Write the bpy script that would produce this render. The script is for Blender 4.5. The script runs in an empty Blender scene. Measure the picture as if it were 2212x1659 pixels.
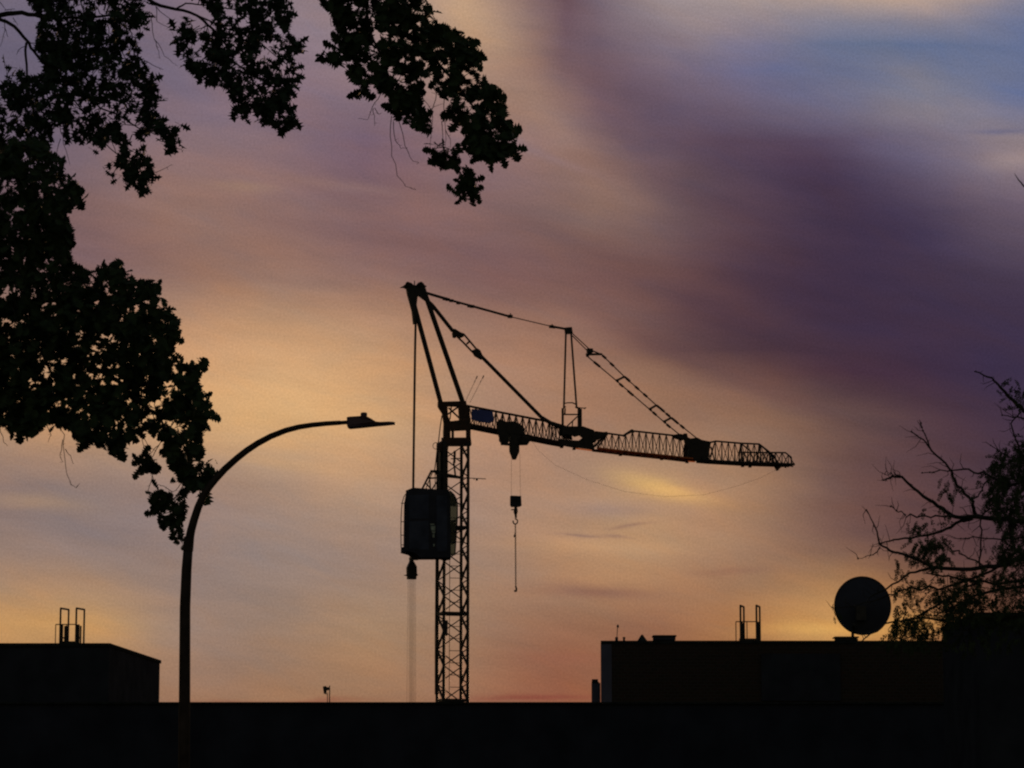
import bpy, math, random
import numpy as np
from mathutils import Vector, Matrix
R = math.radians
rng = random.Random(7)
sc = bpy.context.scene
col = sc.collection

# ------------------------------------------------------------------ camera
W, H = 2212.0, 1659.0            # units in which positions were measured off the photograph
HFOV = R(20.0)
F = W / 2 / math.tan(HFOV / 2)
PITCH = R(8.44)
CAMZ = 1.6
cam_d = bpy.data.cameras.new("camera")
cam_d.sensor_width = 36
cam_d.angle = HFOV
cam_d.clip_start = 0.5
cam_d.clip_end = 20000
cam = bpy.data.objects.new("camera", cam_d)
col.objects.link(cam)
cam.location = (0, 0, CAMZ)
cam.rotation_euler = (math.pi / 2 + PITCH, 0, 0)
sc.camera = cam

def ray(px, py):
    x = (px - W / 2) / F
    y = (H / 2 - py) / F
    return Vector((x, math.cos(PITCH) - y * math.sin(PITCH), math.sin(PITCH) + y * math.cos(PITCH)))
def at(px, py, Y):
    d = ray(px, py)
    return Vector((0, 0, CAMZ)) + d * (Y / d.y)
def pxm(Y):                       # metres per measured unit at distance Y
    return Y / F / math.cos(PITCH)

# ------------------------------------------------------------------ materials
def mat(name, color, rough=0.6, metal=0.0, noise=0.35, scale=6.0, bump=0.0, spec=0.3):
    m = bpy.data.materials.new(name)
    m.use_nodes = True
    nt = m.node_tree
    b = nt.nodes["Principled BSDF"]
    b.inputs["Roughness"].default_value = rough
    b.inputs["Metallic"].default_value = metal
    b.inputs["Specular IOR Level"].default_value = spec
    tc = nt.nodes.new("ShaderNodeTexCoord")
    n = nt.nodes.new("ShaderNodeTexNoise")
    n.inputs["Scale"].default_value = scale
    n.inputs["Detail"].default_value = 6
    r = nt.nodes.new("ShaderNodeValToRGB")
    c = color
    r.color_ramp.elements[0].position = 0.3
    r.color_ramp.elements[1].position = 0.7
    r.color_ramp.elements[0].color = [v * (1 - noise) for v in c] + [1]
    r.color_ramp.elements[1].color = [min(1, v * (1 + noise)) for v in c] + [1]
    nt.links.new(tc.outputs["Object"], n.inputs["Vector"])
    nt.links.new(n.outputs["Fac"], r.inputs["Fac"])
    nt.links.new(r.outputs["Color"], b.inputs["Base Color"])
    if bump:
        bp = nt.nodes.new("ShaderNodeBump")
        bp.inputs["Strength"].default_value = bump
        nt.links.new(n.outputs["Fac"], bp.inputs["Height"])
        nt.links.new(bp.outputs["Normal"], b.inputs["Normal"])
    return m
def flat(m): m.node_tree.nodes['Principled BSDF'].inputs['Specular IOR Level'].default_value = 0.0
def brick_mat(name, c1, c2, mortar, scale):
    m = mat(name, c1, 0.9)
    nt = m.node_tree
    b = nt.nodes["Principled BSDF"]
    br = nt.nodes.new("ShaderNodeTexBrick")
    tc = nt.nodes.new("ShaderNodeTexCoord")
    mp = nt.nodes.new("ShaderNodeMapping")
    mp.inputs["Rotation"].default_value = (R(90), 0, 0)
    nt.links.new(tc.outputs["Object"], mp.inputs["Vector"])
    nt.links.new(mp.outputs["Vector"], br.inputs["Vector"])
    br.inputs["Scale"].default_value = scale
    br.inputs["Color1"].default_value = (*c1, 1)
    br.inputs["Color2"].default_value = (*c2, 1)
    br.inputs["Mortar"].default_value = (*mortar, 1)
    nt.links.new(br.outputs["Color"], b.inputs["Base Color"])
    return m
M = {}
M['steel'] = mat("dark_crane_paint", (0.035, 0.025, 0.022), 0.55, 0.2, spec=0.25)
M['rust'] = mat("red_brown_crane_paint", (0.05, 0.02, 0.012), 0.55, 0.2, spec=0.3)
M['orange'] = mat("orange_chord_glint", (0.62, 0.13, 0.02), 0.35, 0.1, 0.5, 1.4)  # sun glint along the jib's underside put into the chord colour
M['blue'] = mat("blue_panel_paint", (0.06, 0.07, 0.26), 0.5, 0, 0.25, 3)
M['rope'] = mat("wire_rope", (0.06, 0.05, 0.045), 0.7)
M['cab'] = mat("cab_paint", (0.045, 0.042, 0.055), 0.5, 0, 0.2, 2)
M['cabside'] = mat('cab_panel_paint', (0.06, 0.062, 0.09), 0.6, 0, 0.3, 2)
M['slitlight'] = mat("cab_slit_daylight", (0.38, 0.40, 0.33), 0.3, 0, 0.5, 5)  # opaque pale colour stands in for light through the window slits
M['lamp'] = mat("lamp_pole_metal", (0.05, 0.035, 0.03), 0.5, 0.3)
M['lamphead'] = mat("lamp_head_paint", (0.10, 0.055, 0.07), 0.5, 0.1)
M['bark'] = mat("bark", (0.035, 0.028, 0.024), 0.95, 0, 0.5, 12, 0.6)
M['leaf'] = mat("oak_leaf", (0.035, 0.05, 0.02), 0.7, 0, 0.5, 9, spec=0.15)
M['leaf2'] = mat("pointed_oak_leaf", (0.03, 0.045, 0.025), 0.7, 0, 0.5, 9, spec=0.15)
M['leaf3'] = mat("locust_leaf", (0.04, 0.05, 0.02), 0.7, 0, 0.5, 9, spec=0.15)
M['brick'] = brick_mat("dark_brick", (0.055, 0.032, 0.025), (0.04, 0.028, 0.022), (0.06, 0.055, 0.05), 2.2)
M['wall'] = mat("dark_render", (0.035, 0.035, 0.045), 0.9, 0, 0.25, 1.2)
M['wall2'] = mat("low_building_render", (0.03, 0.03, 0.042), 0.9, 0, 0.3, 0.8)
M['corner_grey'] = mat("skylit_corner_grey", (0.11, 0.10, 0.14), 0.8, 0, 0.15, 2)  # paler grey, skylight on the building corner put into the colour
M['coping'] = mat("coping_metal", (0.03, 0.03, 0.03), 0.8, 0)
M['roofing'] = mat("roof_felt", (0.04, 0.04, 0.04), 0.95)
M['glass_dark'] = mat("dark_window_glass", (0.03, 0.035, 0.05), 0.12, 0, 0.2, 1, spec=0.5)
M['dish'] = mat("dish_paint", (0.05, 0.048, 0.065), 0.85, 0, 0.15, 1.5)
M['ladder'] = mat("galvanised_ladder", (0.05, 0.04, 0.035), 0.6, 0.4)
M['ground'] = mat("dry_grass_ground", (0.05, 0.055, 0.03), 0.95, 0, 0.5, 0.6)
M['asphalt'] = mat("asphalt", (0.05, 0.05, 0.05), 0.95, 0, 0.3, 3)
M['concrete'] = mat("concrete", (0.22, 0.21, 0.19), 0.9, 0, 0.2, 2)
M['white'] = mat("road_paint", (0.6, 0.6, 0.58), 0.7, 0, 0.15, 5)
# tinted see-through cab glass
g = bpy.data.materials.new("tinted_cab_glass"); g.use_nodes = True
nt = g.node_tree; b = nt.nodes["Principled BSDF"]
b.inputs["Base Color"].default_value = (0.03, 0.035, 0.035, 1); b.inputs["Roughness"].default_value = 0.15
tr = nt.nodes.new("ShaderNodeBsdfTransparent"); tr.inputs["Color"].default_value = (0.55, 0.62, 0.55, 1)
mx = nt.nodes.new("ShaderNodeMixShader"); mx.inputs[0].default_value = 0.5
nt.links.new(tr.outputs[0], mx.inputs[1]); nt.links.new(b.outputs[0], mx.inputs[2])
nt.links.new(mx.outputs[0], nt.nodes["Material Output"].inputs["Surface"])
M['glass'] = g
g2 = bpy.data.materials.new("orange_glint"); g2.use_nodes = True  # translucent orange imitating sun glint along the bottom chord
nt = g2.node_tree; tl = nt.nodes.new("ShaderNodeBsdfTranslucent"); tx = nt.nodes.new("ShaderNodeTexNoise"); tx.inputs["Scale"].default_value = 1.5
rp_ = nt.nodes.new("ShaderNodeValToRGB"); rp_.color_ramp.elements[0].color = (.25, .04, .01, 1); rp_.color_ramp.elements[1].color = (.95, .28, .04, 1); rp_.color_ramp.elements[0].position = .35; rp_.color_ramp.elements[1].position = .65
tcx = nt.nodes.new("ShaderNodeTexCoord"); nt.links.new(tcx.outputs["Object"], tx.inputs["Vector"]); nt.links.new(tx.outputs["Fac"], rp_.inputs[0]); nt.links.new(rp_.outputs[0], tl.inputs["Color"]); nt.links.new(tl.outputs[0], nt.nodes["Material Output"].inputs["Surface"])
M['glint'] = g2
for k_ in ('wall', 'wall2', 'corner_grey', 'brick', 'cab', 'cabside', 'coping', 'roofing', 'dish', 'lamp'): flat(M[k_])

# ------------------------------------------------------------------ mesh builder
class MB:
    def __init__(s): s.v = []; s.f = []
    def add(s, vs, fs):
        o = len(s.v); s.v += [tuple(p) for p in vs]; s.f += [tuple(i + o for i in f) for f in fs]; return s
    def tube(s, pts, rad, n=8, caps=True):
        pts = [Vector(p) for p in pts]
        if not isinstance(rad, (list, tuple)): rad = [rad] * len(pts)
        rings = []; prev = None
        for i, p in enumerate(pts):
            a = pts[max(i - 1, 0)]; c = pts[min(i + 1, len(pts) - 1)]
            t = (c - a)
            if t.length < 1e-9: t = Vector((0, 0, 1))
            t.normalize()
            ref = prev if prev is not None else (Vector((0, 0, 1)) if abs(t.z) < 0.9 else Vector((0, 1, 0)))
            x = ref - t * ref.dot(t)
            if x.length < 1e-6: x = Vector((1, 0, 0)) - t * t.x
            x.normalize(); prev = x
            y = t.cross(x)
            off = math.pi / n
            rings.append([p + (x * math.cos(2 * math.pi * k / n + off) + y * math.sin(2 * math.pi * k / n + off)) * rad[i] for k in range(n)])
        vs = [q for r_ in rings for q in r_]; fs = []
        for i in range(len(pts) - 1):
            for k in range(n):
                fs.append((i * n + k, i * n + (k + 1) % n, (i + 1) * n + (k + 1) % n, (i + 1) * n + k))
        if caps:
            fs.append(tuple(reversed(range(n)))); fs.append(tuple(range((len(pts) - 1) * n, len(pts) * n)))
        return s.add(vs, fs)
    def bar(s, a, b_, w): return s.tube([a, b_], w * 0.7071, 4)
    def box(s, c, d, ax=None):
        c = Vector(c); ax = ax or (Vector((1, 0, 0)), Vector((0, 1, 0)), Vector((0, 0, 1)))
        vs = [c + ax[0] * d[0] / 2 * i + ax[1] * d[1] / 2 * j + ax[2] * d[2] / 2 * k for i in (-1, 1) for j in (-1, 1) for k in (-1, 1)]
        return s.add(vs, [(0, 1, 3, 2), (4, 6, 7, 5), (0, 4, 5, 1), (2, 3, 7, 6), (0, 2, 6, 4), (1, 5, 7, 3)])
    def prism(s, front, back):
        n = len(front)
        fs = [tuple(range(n)), tuple(reversed(range(n, 2 * n)))]
        for i in range(n): fs.append((i, n + i, n + (i + 1) % n, (i + 1) % n))
        return s.add(list(front) + list(back), fs)
    def ball(s, c, r, n=10, m_=6, sq=(1, 1, 1)):
        vs = []; fs = []
        for j in range(m_ + 1):
            th = math.pi * j / m_
            for k in range(n):
                ph = 2 * math.pi * k / n
                vs.append(Vector(c) + Vector((math.sin(th) * math.cos(ph) * sq[0], math.sin(th) * math.sin(ph) * sq[1], math.cos(th) * sq[2])) * r)
        for j in range(m_):
            for k in range(n):
                fs.append((j * n + k, (j + 1) * n + k, (j + 1) * n + (k + 1) % n, j * n + (k + 1) % n))
        return s.add(vs, fs)
    def build(s, name, m, parent=None, smooth=False, bevel=0):
        me = bpy.data.meshes.new(name)
        o0 = Vector((0, 0, 0))
        if parent is not None: o0 = wloc(parent)
        elif s.v:
            a = np.array(s.v); o0 = Vector(((a[:, 0].min() + a[:, 0].max()) / 2, (a[:, 1].min() + a[:, 1].max()) / 2, a[:, 2].min()))
        me.from_pydata([(x - o0.x, y - o0.y, z - o0.z) for x, y, z in s.v], [], s.f)
        me.materials.append(m)
        if smooth:
            me.polygons.foreach_set("use_smooth", [True] * len(me.polygons))
        me.update()
        o = bpy.data.objects.new(name, me); col.objects.link(o)
        if parent is not None: o.parent = parent
        else: o.location = o0
        if bevel:
            bv = o.modifiers.new("bevel", 'BEVEL'); bv.width = bevel; bv.segments = 2; bv.limit_method = 'ANGLE'
        return o
def wloc(o):
    v = Vector((0, 0, 0))
    while o is not None: v += o.location; o = o.parent
    return v
def thing(name, loc, label, cat, group=None):
    o = bpy.data.objects.new(name, None); col.objects.link(o); o.location = loc
    return tag(o, label, cat, group)
def tag(o, label=None, cat=None, group=None, kind=None):
    if label: o["label"] = label
    if cat: o["category"] = cat
    if group: o["group"] = group
    if kind: o["kind"] = kind
    return o
def copy_tree(o, parent=None):
    c = o.copy(); col.objects.link(c)
    if parent is not None: c.parent = parent
    for ch in list(o.children): copy_tree(ch, c)
    return c

# ================================================================== setting
S = 6000
o = MB().add([(-S, -S, 0), (S, -S, 0), (S, S, 0), (-S, S, 0)], [(0, 1, 2, 3)]).build("ground", M['ground']); tag(o, kind='structure')
o = MB().add([(-200, 44, .004), (200, 44, .004), (200, 53, .004), (-200, 53, .004)], [(0, 1, 2, 3)]).build("road", M['asphalt']); tag(o, kind='structure')
mk = MB()
for i in range(-30, 31):
    mk.add([(i * 6, 48.44, .008), (i * 6 + 3, 48.44, .008), (i * 6 + 3, 48.56, .008), (i * 6, 48.56, .008)], [(0, 1, 2, 3)])
o = mk.build("road_markings", M['white']); tag(o, kind='structure')
pv = MB(); pv.box((0, 42.6, 0.06), (400, 2.8, 0.12)); pv.box((0, 54.4, 0.06), (400, 2.8, 0.12))
o = pv.build("pavement", M['concrete'], bevel=0.02); tag(o, kind='structure')

# ------------------------------------------------------------------ buildings
def face_windows(parent, y, x0, x1, z0, z1, nx, w, h, name="window"):
    for i in range(nx):
        cx = x0 + (x1 - x0) * (i + .5) / nx
        m = MB(); cz = (z0 + z1) / 2; t = .06
        m.box((cx - w / 2, y - .03, cz), (t, .1, h)); m.box((cx + w / 2, y - .03, cz), (t, .1, h))
        m.box((cx, y - .031, cz + h / 2), (w + t, .1, t)); m.box((cx, y - .031, cz - h / 2), (w + t, .1, t)); m.box((cx, y - .029, cz), (t * .6, .08, h))
        f = m.build(name, M['coping'], parent)
        MB().box((cx, y - .006, cz), (w - .03, .01, h - .03)).build("pane", M['glass_dark'], f)

def hgt(py, Y): return at(W / 2, py, Y).z
# long low building across the whole view
LY = 90.0
lz = hgt(1521, LY)
lx0, lx1 = -46.0, 60.0
t = thing("low_building", ((lx0 + lx1) / 2, LY, 0), "long low flat-roofed dark building stretching across the whole foot of the view", "building")
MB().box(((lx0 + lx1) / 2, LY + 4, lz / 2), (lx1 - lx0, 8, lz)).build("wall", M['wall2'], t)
MB().box(((lx0 + lx1) / 2, LY + 4, lz + .03), (lx1 - lx0 + .2, 8.2, .06)).build("coping", M['coping'], t)
face_windows(t, LY, -30, 40, 1.0, 2.4, 14, 2.0, 1.3)
m = MB(); m.box((-4, LY - .03, 1.1), (1.1, .08, 2.2)); d = m.build("door", M['lamp'], t)
MB().ball((-3.6, LY - .1, 1.05), .05).build("handle", M['coping'], d)

# left building with receding right-hand wall
p0 = at(-160, 1391, 100); p1 = at(236, 1389.3, 100); p2 = at(345.4, 1426.4, 111.2)
bz = p1.z
foot = [Vector((p0.x, 100, 0)), Vector((p1.x, 100, 0)), Vector((p2.x, 111.2, 0)), Vector((p0.x, 111.2, 0))]
up = lambda q, z: [Vector((p.x, p.y, z)) for p in q]
t = thing("flat_roofed_building", ((p0.x + p1.x) / 2, 100, 0), "dark flat-roofed building block at the left edge with its roof edge running back", "building")
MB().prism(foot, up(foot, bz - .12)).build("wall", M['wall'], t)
q = [Vector((p0.x - .05, 99.95, bz - .12)), Vector((p1.x + .03, 99.95, bz - .12)), Vector((p2.x + .05, 111.25, bz - .12)), Vector((p0.x - .05, 111.25, bz - .12))]
MB().prism(q, up(q, bz)).build("coping", M['coping'], t)
face_windows(t, 100, p0.x + .3, p1.x - .3, 3.1, 4.3, 4, 1.0, 1.0)

# right hand box building
RY = 100.0
rz = hgt(1384, RY); x0 = at(1297.5, 1384, RY).x; x1 = at(2500, 1384, RY).x
t = thing("box_building", ((x0 + x1) / 2, RY, 0), "tall plain box building on the right carrying the round dish on its roof", "building")
xs = at(1321, 1384, RY).x
foot = [Vector((xs, RY, 0)), Vector((x1, RY, 0)), Vector((x1, RY + 12, 0)), Vector((x0 + 1.2, RY + 12, 0)), Vector((x0 + .004, RY + .05, 0)), Vector((xs, RY + .05, 0))]
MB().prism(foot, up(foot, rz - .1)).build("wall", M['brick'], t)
MB().box(((x0 + xs) / 2, RY + .02, (rz - .1) / 2), (xs - x0, .06, rz - .1)).build("corner_skylight", M['corner_grey'], t)  # flat strip coloured lighter for skylight falling on the corner
q = [Vector((x0, RY - .05, rz - .1)), Vector((x1, RY - .05, rz - .1)), Vector((x1, RY + 12, rz - .1)), Vector((x0 + 1.25, RY + 12, rz - .1))]
MB().prism(q, up(q, rz)).build("coping", M['coping'], t)
a_ = at(1644, 1412, RY - .02); b_ = at(1816, 1514, RY - .02)
MB().box(((a_.x + b_.x) / 2, RY - .04, (a_.z + b_.z) / 2), (b_.x - a_.x, .08, a_.z - b_.z)).build("wall_panel", M['wall'], t)
# lower annexe step on its left
a_ = at(1278, 1474, RY + .5); z_ = a_.z; c_ = at(1297, 1474, RY + .5)
t = thing("chimney_block", ((a_.x + c_.x) / 2, RY + .5, 0), "small stepped block standing against the left corner of the box building", "wall block")
w_ = c_.x - a_.x
MB().box((a_.x + w_ / 2 - .003, RY + .55, z_ / 2), (w_, .1, z_ - .03)).build("wall", M['corner_grey'], t)
MB().box((a_.x + w_ * .41, RY + .55, z_ - .0), (w_ * .8, .13, .05)).build("coping", M['coping'], t)
MB().box((a_.x + w_ * .38, RY + .55, z_ + .06), (w_ * .7, .09, .1)).build("cap", M['wall'], t)

# dark building at right edge behind the locust
a_ = at(2112, 1323, 72); c_ = at(2420, 1323, 72)
t = thing("edge_building", ((a_.x + c_.x) / 2, 72, 0), "black flat-topped building block behind the branches at the lower right edge", "building")
MB().box(((a_.x + c_.x) / 2, 75, a_.z / 2 - .05), (c_.x - a_.x, 6, a_.z - .1)).build("wall", M['wall'], t)
MB().box(((a_.x + c_.x) / 2, 75, a_.z - .045), (c_.x - a_.x + .1, 6.1, .09)).build("coping", M['coping'], t)

# ------------------------------------------------------------------ roof access hoops
def hoops(px, pyb, Y, label):
    s = pxm(Y)
    base = at(px, pyb, Y)
    t = thing("roof_ladder", base, label, "roof ladder", "hooped roof access ladders on the flat roofs")
    A = R(14)
    dx = Vector((math.sin(A), math.cos(A), 0)); wx = Vector((math.cos(A), -math.sin(A) * .2, 0)).normalized()
    Hh = 76 * s; dep = .72
    for k in (0, 1):
        b0 = base + wx * (k * 34 * s)
        top = b0 + Vector((0, 0, Hh))
        m = MB()
        m.tube([b0, top], .036, 8); m.tube([top + dx * .0, top + dx * dep], .034, 8)
        m.tube([b0 + dx * dep, top + dx * dep], .034, 8)
        h = m.build("hoop_rail", M['ladder'], t)
        m = MB()
        m.box(b0 + dx * (.18 if k else .12) + Vector((0, 0, 42 * s / 2)), (.09, .16, 42 * s)); m.box(b0 + dx * .42 + Vector((0, 0, 20 * s)), (.045, .1, 40 * s))
        if k == 0: m.box(b0 + dx * .6 + Vector((0, 0, 20.5 * s)), (.08, .05, 41 * s))
        m.box(b0 + dx * .3 + Vector((0, 0, 14 * s)), (.03, .5, .04))
        m.build("stile", M['ladder'], h)
    m = MB()
    zt = 41.5 * s
    g0 = base + wx * (-10 * s); g1 = base + wx * (34 * s)
    m.tube([g0 + Vector((0, 0, zt)), g1 + Vector((0, 0, zt))], .02, 6)
    m.tube([g0, g0 + Vector((0, 0, zt))], .016, 6)
    m.tube([base + wx * (13.5 * s), base + wx * (13.5 * s) + Vector((0, 0, zt))], .016, 6)
    m.build("guard_rail", M['ladder'], t)
    m = MB(); m.box(base + wx * (17 * s) + Vector((0, .3, 4.5 * s)), (38 * s, .06, .075)); m.box(base + wx * (17 * s) + Vector((0, .05, 1.5 * s)), (36 * s, .06, .04)); m.build("base_bar", M['ladder'], t)
    return t
# stand on the roofs a little behind the roof edge
lt = hoops(129.5, 1391, 101.2, "hooped roof ladder standing on the flat-roofed block at the left edge")
hoops(1600.2, 1385, 101.2, "hooped roof ladder standing on the box building left of the round dish")

# ------------------------------------------------------------------ small roof objects
b0 = at(1387, 1384.6, 101.0); s = pxm(101.0)
m = MB(); w_ = 10.5 * s; m.add([b0 + Vector((-w_, -w_, 0)), b0 + Vector((w_, -w_, 0)), b0 + Vector((w_, w_, 0)), b0 + Vector((-w_, w_, 0)), b0 + Vector((-1.6 * s, 0, 13.5 * s)), b0 + Vector((1.6 * s, 0, 13.5 * s))],
      [(0, 1, 5, 4), (2, 3, 4, 5), (1, 2, 5), (3, 0, 4), (3, 2, 1, 0)])
tag(m.build("roof_vent", M['roofing']), "small peaked vent on the box building roof between the thin mast and the flat housing", "vent")
b0 = at(1434.7, 1384.4, 101.5)
t = thing("vent_housing", b0, "wide low flat-topped vent housing on the box building roof left of the hooped ladder", "vent")
MB().box(b0 + Vector((0, 0, 4 * s)), (47 * s, .7, 8 * s)).build("body", M['dish'], t, bevel=.03)
MB().box(b0 + Vector((0, 0, 9.5 * s)), (51 * s, .8, 3.2 * s)).build("lid", M['roofing'], t, bevel=.02)
b0 = at(1827, 1384.4, 101.8)
t = thing("vent_housing", b0, "low flat vent housing on the box building roof just under the round dish", "vent")
MB().box(b0 + Vector((0, 0, 3 * s)), (44 * s, .7, 6 * s)).build("body", M['roofing'], t)
MB().box(b0 + Vector((0, 0, 7 * s)), (52 * s, .8, 2.2 * s)).build("lid", M['roofing'], t)
b0 = at(1332, 1384, 101.3)
t = thing("weather_mast", b0, "thin short mast with a tiny sensor near the left corner of the box building roof", "mast")
MB().tube([b0, at(1334.5, 1349, 101.3)], .013, 6).build("pole", M['dish'], t)
m = MB(); m.ball(at(1334.6, 1353, 101.3), .04, 8, 6, (1, 1, 1.5)); m.build("sensor", M['dish'], t)
MB().box(b0 + Vector((0, 0, .06)), (.1, .1, .13)).build("base", M['dish'], t)
b0 = at(1348, 1384, 101.3)
m = MB(); m.tube([b0, b0 + Vector((0, 0, .1))], .04, 8); m.ball(b0 + Vector((0, 0, .1)), .055, 8, 5, (1, 1, .6)); tag(m.build("vent_pipe", M['roofing']), "tiny capped vent pipe on the box roof just right of the thin mast", "pipe")
# floodlight on the low building
fy = LY + .6; s = pxm(fy)
b0 = at(712, 1521, fy)
t = thing("floodlight", b0, "small floodlight on twin posts standing alone on the long low roof", "floodlight")
m = MB(); m.tube([b0, at(712, 1481, fy)], .018, 8); m.tube([at(707.4, 1521, fy), at(707.4, 1497, fy)], .012, 6); m.build("post", M['ladder'], t)
m = MB(); f_ = [at(697.2, 1483, fy), at(704.5, 1481.5, fy), at(705.5, 1500, fy), at(699.5, 1498, fy)]
m.prism(f_, [p + Vector((0, .2, 0)) for p in f_]); m.build("housing", M['ladder'], t)
m = MB(); f_ = [at(704.6, 1484, fy), at(711.5, 1484.5, fy), at(711.5, 1490, fy), at(704.6, 1492, fy)]; m.prism(f_, [p + Vector((0, .08, 0)) for p in f_]); m.build("bracket", M['ladder'], t)

# ------------------------------------------------------------------ satellite dish
dy = 102.0; s = pxm(dy)
dc = at(1863.4, 1308.3, dy); rx, rz_ = 60 * s, 61.8 * s
base = at(1842, 1384, dy)
t = thing("satellite_dish", base, "large round satellite dish on a short stub post on the box building roof", "dish")
m = MB(); nr, ns = 8, 64; vs = []; fs = []
for side, dd in ((0, 0.0), (1, .035)):
    for i in range(nr + 1):
        r_ = i / nr
        for k in range(ns):
            a = 2 * math.pi * k / ns
            vs.append(dc + Vector((r_ * rx * math.cos(a), -.32 * (1 - r_ * r_) + dd, r_ * rz_ * math.sin(a))))
N1 = (nr + 1) * ns
for i in range(nr):
    for k in range(ns):
        a, b2 = i * ns + k, i * ns + (k + 1) % ns; c2, d2 = (i + 1) * ns + (k + 1) % ns, (i + 1) * ns + k
        fs.append((a, b2, c2, d2)); fs.append((N1 + a, N1 + d2, N1 + c2, N1 + b2))
for k in range(ns):
    a, b2 = nr * ns + k, nr * ns + (k + 1) % ns
    fs.append((a, N1 + a, N1 + b2, b2))
m.add(vs, fs); refl = m.build("reflector", M['dish'], t, smooth=True)
MB().tube([dc + Vector((rx * math.cos(2 * math.pi * k / 64), 0, rz_ * math.sin(2 * math.pi * k / 64))) for k in range(65)], .02, 6).build("rim", M['dish'], refl)
m = MB(); m.tube([base, at(1842, 1366, dy), at(1842, 1366, dy) + Vector((0, -.42, .25))], 3.2 * s, 10); m.build("post", M['ladder'], t)
m = MB(); m.box(dc + Vector((-.12, -.44, -.3)), (.34, .3, .5)); m.build("mount", M['ladder'], t)
MB().box(base + Vector((0, 0, .03)), (.34, .34, .06)).build("base_plate", M['ladder'], t)

# ------------------------------------------------------------------ street lamp
LAY = 38.0; s = pxm(LAY)
lp = [(397.5, 1659, 12.6), (398.6, 1520, 12.2), (399.7, 1312, 11.4), (403, 1230, 10.8), (406.4, 1185, 10.2), (409, 1165, 9.6), (413, 1145, 9.0), (419.5, 1122, 8.6), (428, 1096, 8.4), (438.5, 1073, 8.2), (450, 1054, 8.0), (466, 1034.5, 7.8), (486, 1013, 7.5), (510, 991.5, 7.2),
      (532, 974, 7.0), (556, 958, 6.8), (585, 942.5, 6.5), (616.8, 930, 6.1), (645, 922.5, 5.8), (674.4, 918, 5.5), (705, 915, 5.2), (735, 913.2, 4.9)]
foot = Vector((at(396, 1659, LAY).x - .01, LAY, .12))
t = thing("street_lamp", foot, "tall curved-arm street lamp with a flat head reaching right, leaves touching its bend", "street lamp")
i0 = 4
m = MB(); m.tube([foot, foot + Vector((0, 0, .3))] + [at(x, y, LAY) for x, y, r_ in lp[:i0 + 1]], [.09, .088] + [r_ * s for x, y, r_ in lp[:i0 + 1]], 20); m.build("pole", M['lamp'], t, smooth=True)
m = MB(); m.tube([at(x, y, LAY) for x, y, r_ in lp[i0:]], [r_ * s for x, y, r_ in lp[i0:]], 20); arm = m.build("arm", M['lamp'], t, smooth=True)
m = MB(); m.tube([at(733, 913.4, LAY), at(753, 912.2, LAY)], 4.3 * s, 14); m.build("spigot", M['lamp'], arm)
m = MB(); m.tube([at(405.6, 1190, LAY), at(408.6, 1160, LAY)], [11.6 * s, 11.0 * s], 20); m.build("collar", M['lamp'], t)
m = MB(); m.tube([foot - Vector((0, 0, .0)), foot + Vector((0, 0, .05))], .2, 12)
for k in range(4):
    a = k * math.pi / 2 + .78; m.tube([foot + Vector((.14 * math.cos(a), .14 * math.sin(a), .05)), foot + Vector((.14 * math.cos(a), .14 * math.sin(a), .11))], .018, 6)
m.build("base_plate", M['lamp'], t)
hd = [(750, 904), (755, 902.8), (780, 901.2), (792, 901.5), (803, 907.0), (812.5, 912.8), (822, 913.4), (839.5, 912.0), (850, 912.2), (855, 914.2), (854, 916.4), (838, 917.8), (813, 919.3), (780, 922.4), (755, 924.6), (750.6, 922)]
m = MB(); cs = [at(x, y, LAY) for x, y in hd]
# rounded plan: narrow at the nose
def halfw(x): return .045 + .085 * max(0, min(1, 1 - (x - 800) / 60.0)) if x > 800 else .13
m.prism([p + Vector((0, -halfw(h_[0]), 0)) for p, h_ in zip(cs, hd)], [p + Vector((0, halfw(h_[0]), 0)) for p, h_ in zip(cs, hd)])
head = m.build("lamp_head", M['lamphead'], t)
m = MB(); m.tube([at(786, 902, LAY), at(786, 897.5, LAY)], 5 * s, 14); m.tube([at(786, 898.5, LAY), at(786, 892.3, LAY), at(786, 891.3, LAY)], [7.2 * s, 7.0 * s, 5.6 * s], 14); m.build("photocell", M['lamphead'], head)

# ================================================================== crane
CD = 120.0
TH = R(17)
U = Vector((math.cos(TH), math.sin(TH), 0)); V = Vector((-math.sin(TH), math.cos(TH), 0)); Z = Vector((0, 0, 1))
AX = (U, V, Z)
O = at(977, 1500, CD); O = Vector((O.x, O.y, 0))
cs_ = pxm(CD)
def P(px, py, v=0.0):
    d = ray(px, py); c = Vector((0, 0, CAMZ))
    k = (v - (c - O).dot(V)) / d.dot(V)
    return c + d * k
def UZ(px, py, v=0.0):
    p = P(px, py, v); return (p - O).dot(U), p.z
def L(u, v, z): return O + U * u + V * v + Z * z
crane = thing("tower_crane", O, "slim lattice tower crane with a jib reaching right and cab on its mast", "crane")
ms = 52.8 * pxm(CD); hs = ms / 2
zt = P(977, 958).z; sec = 184 * cs_ * 1.0
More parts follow.
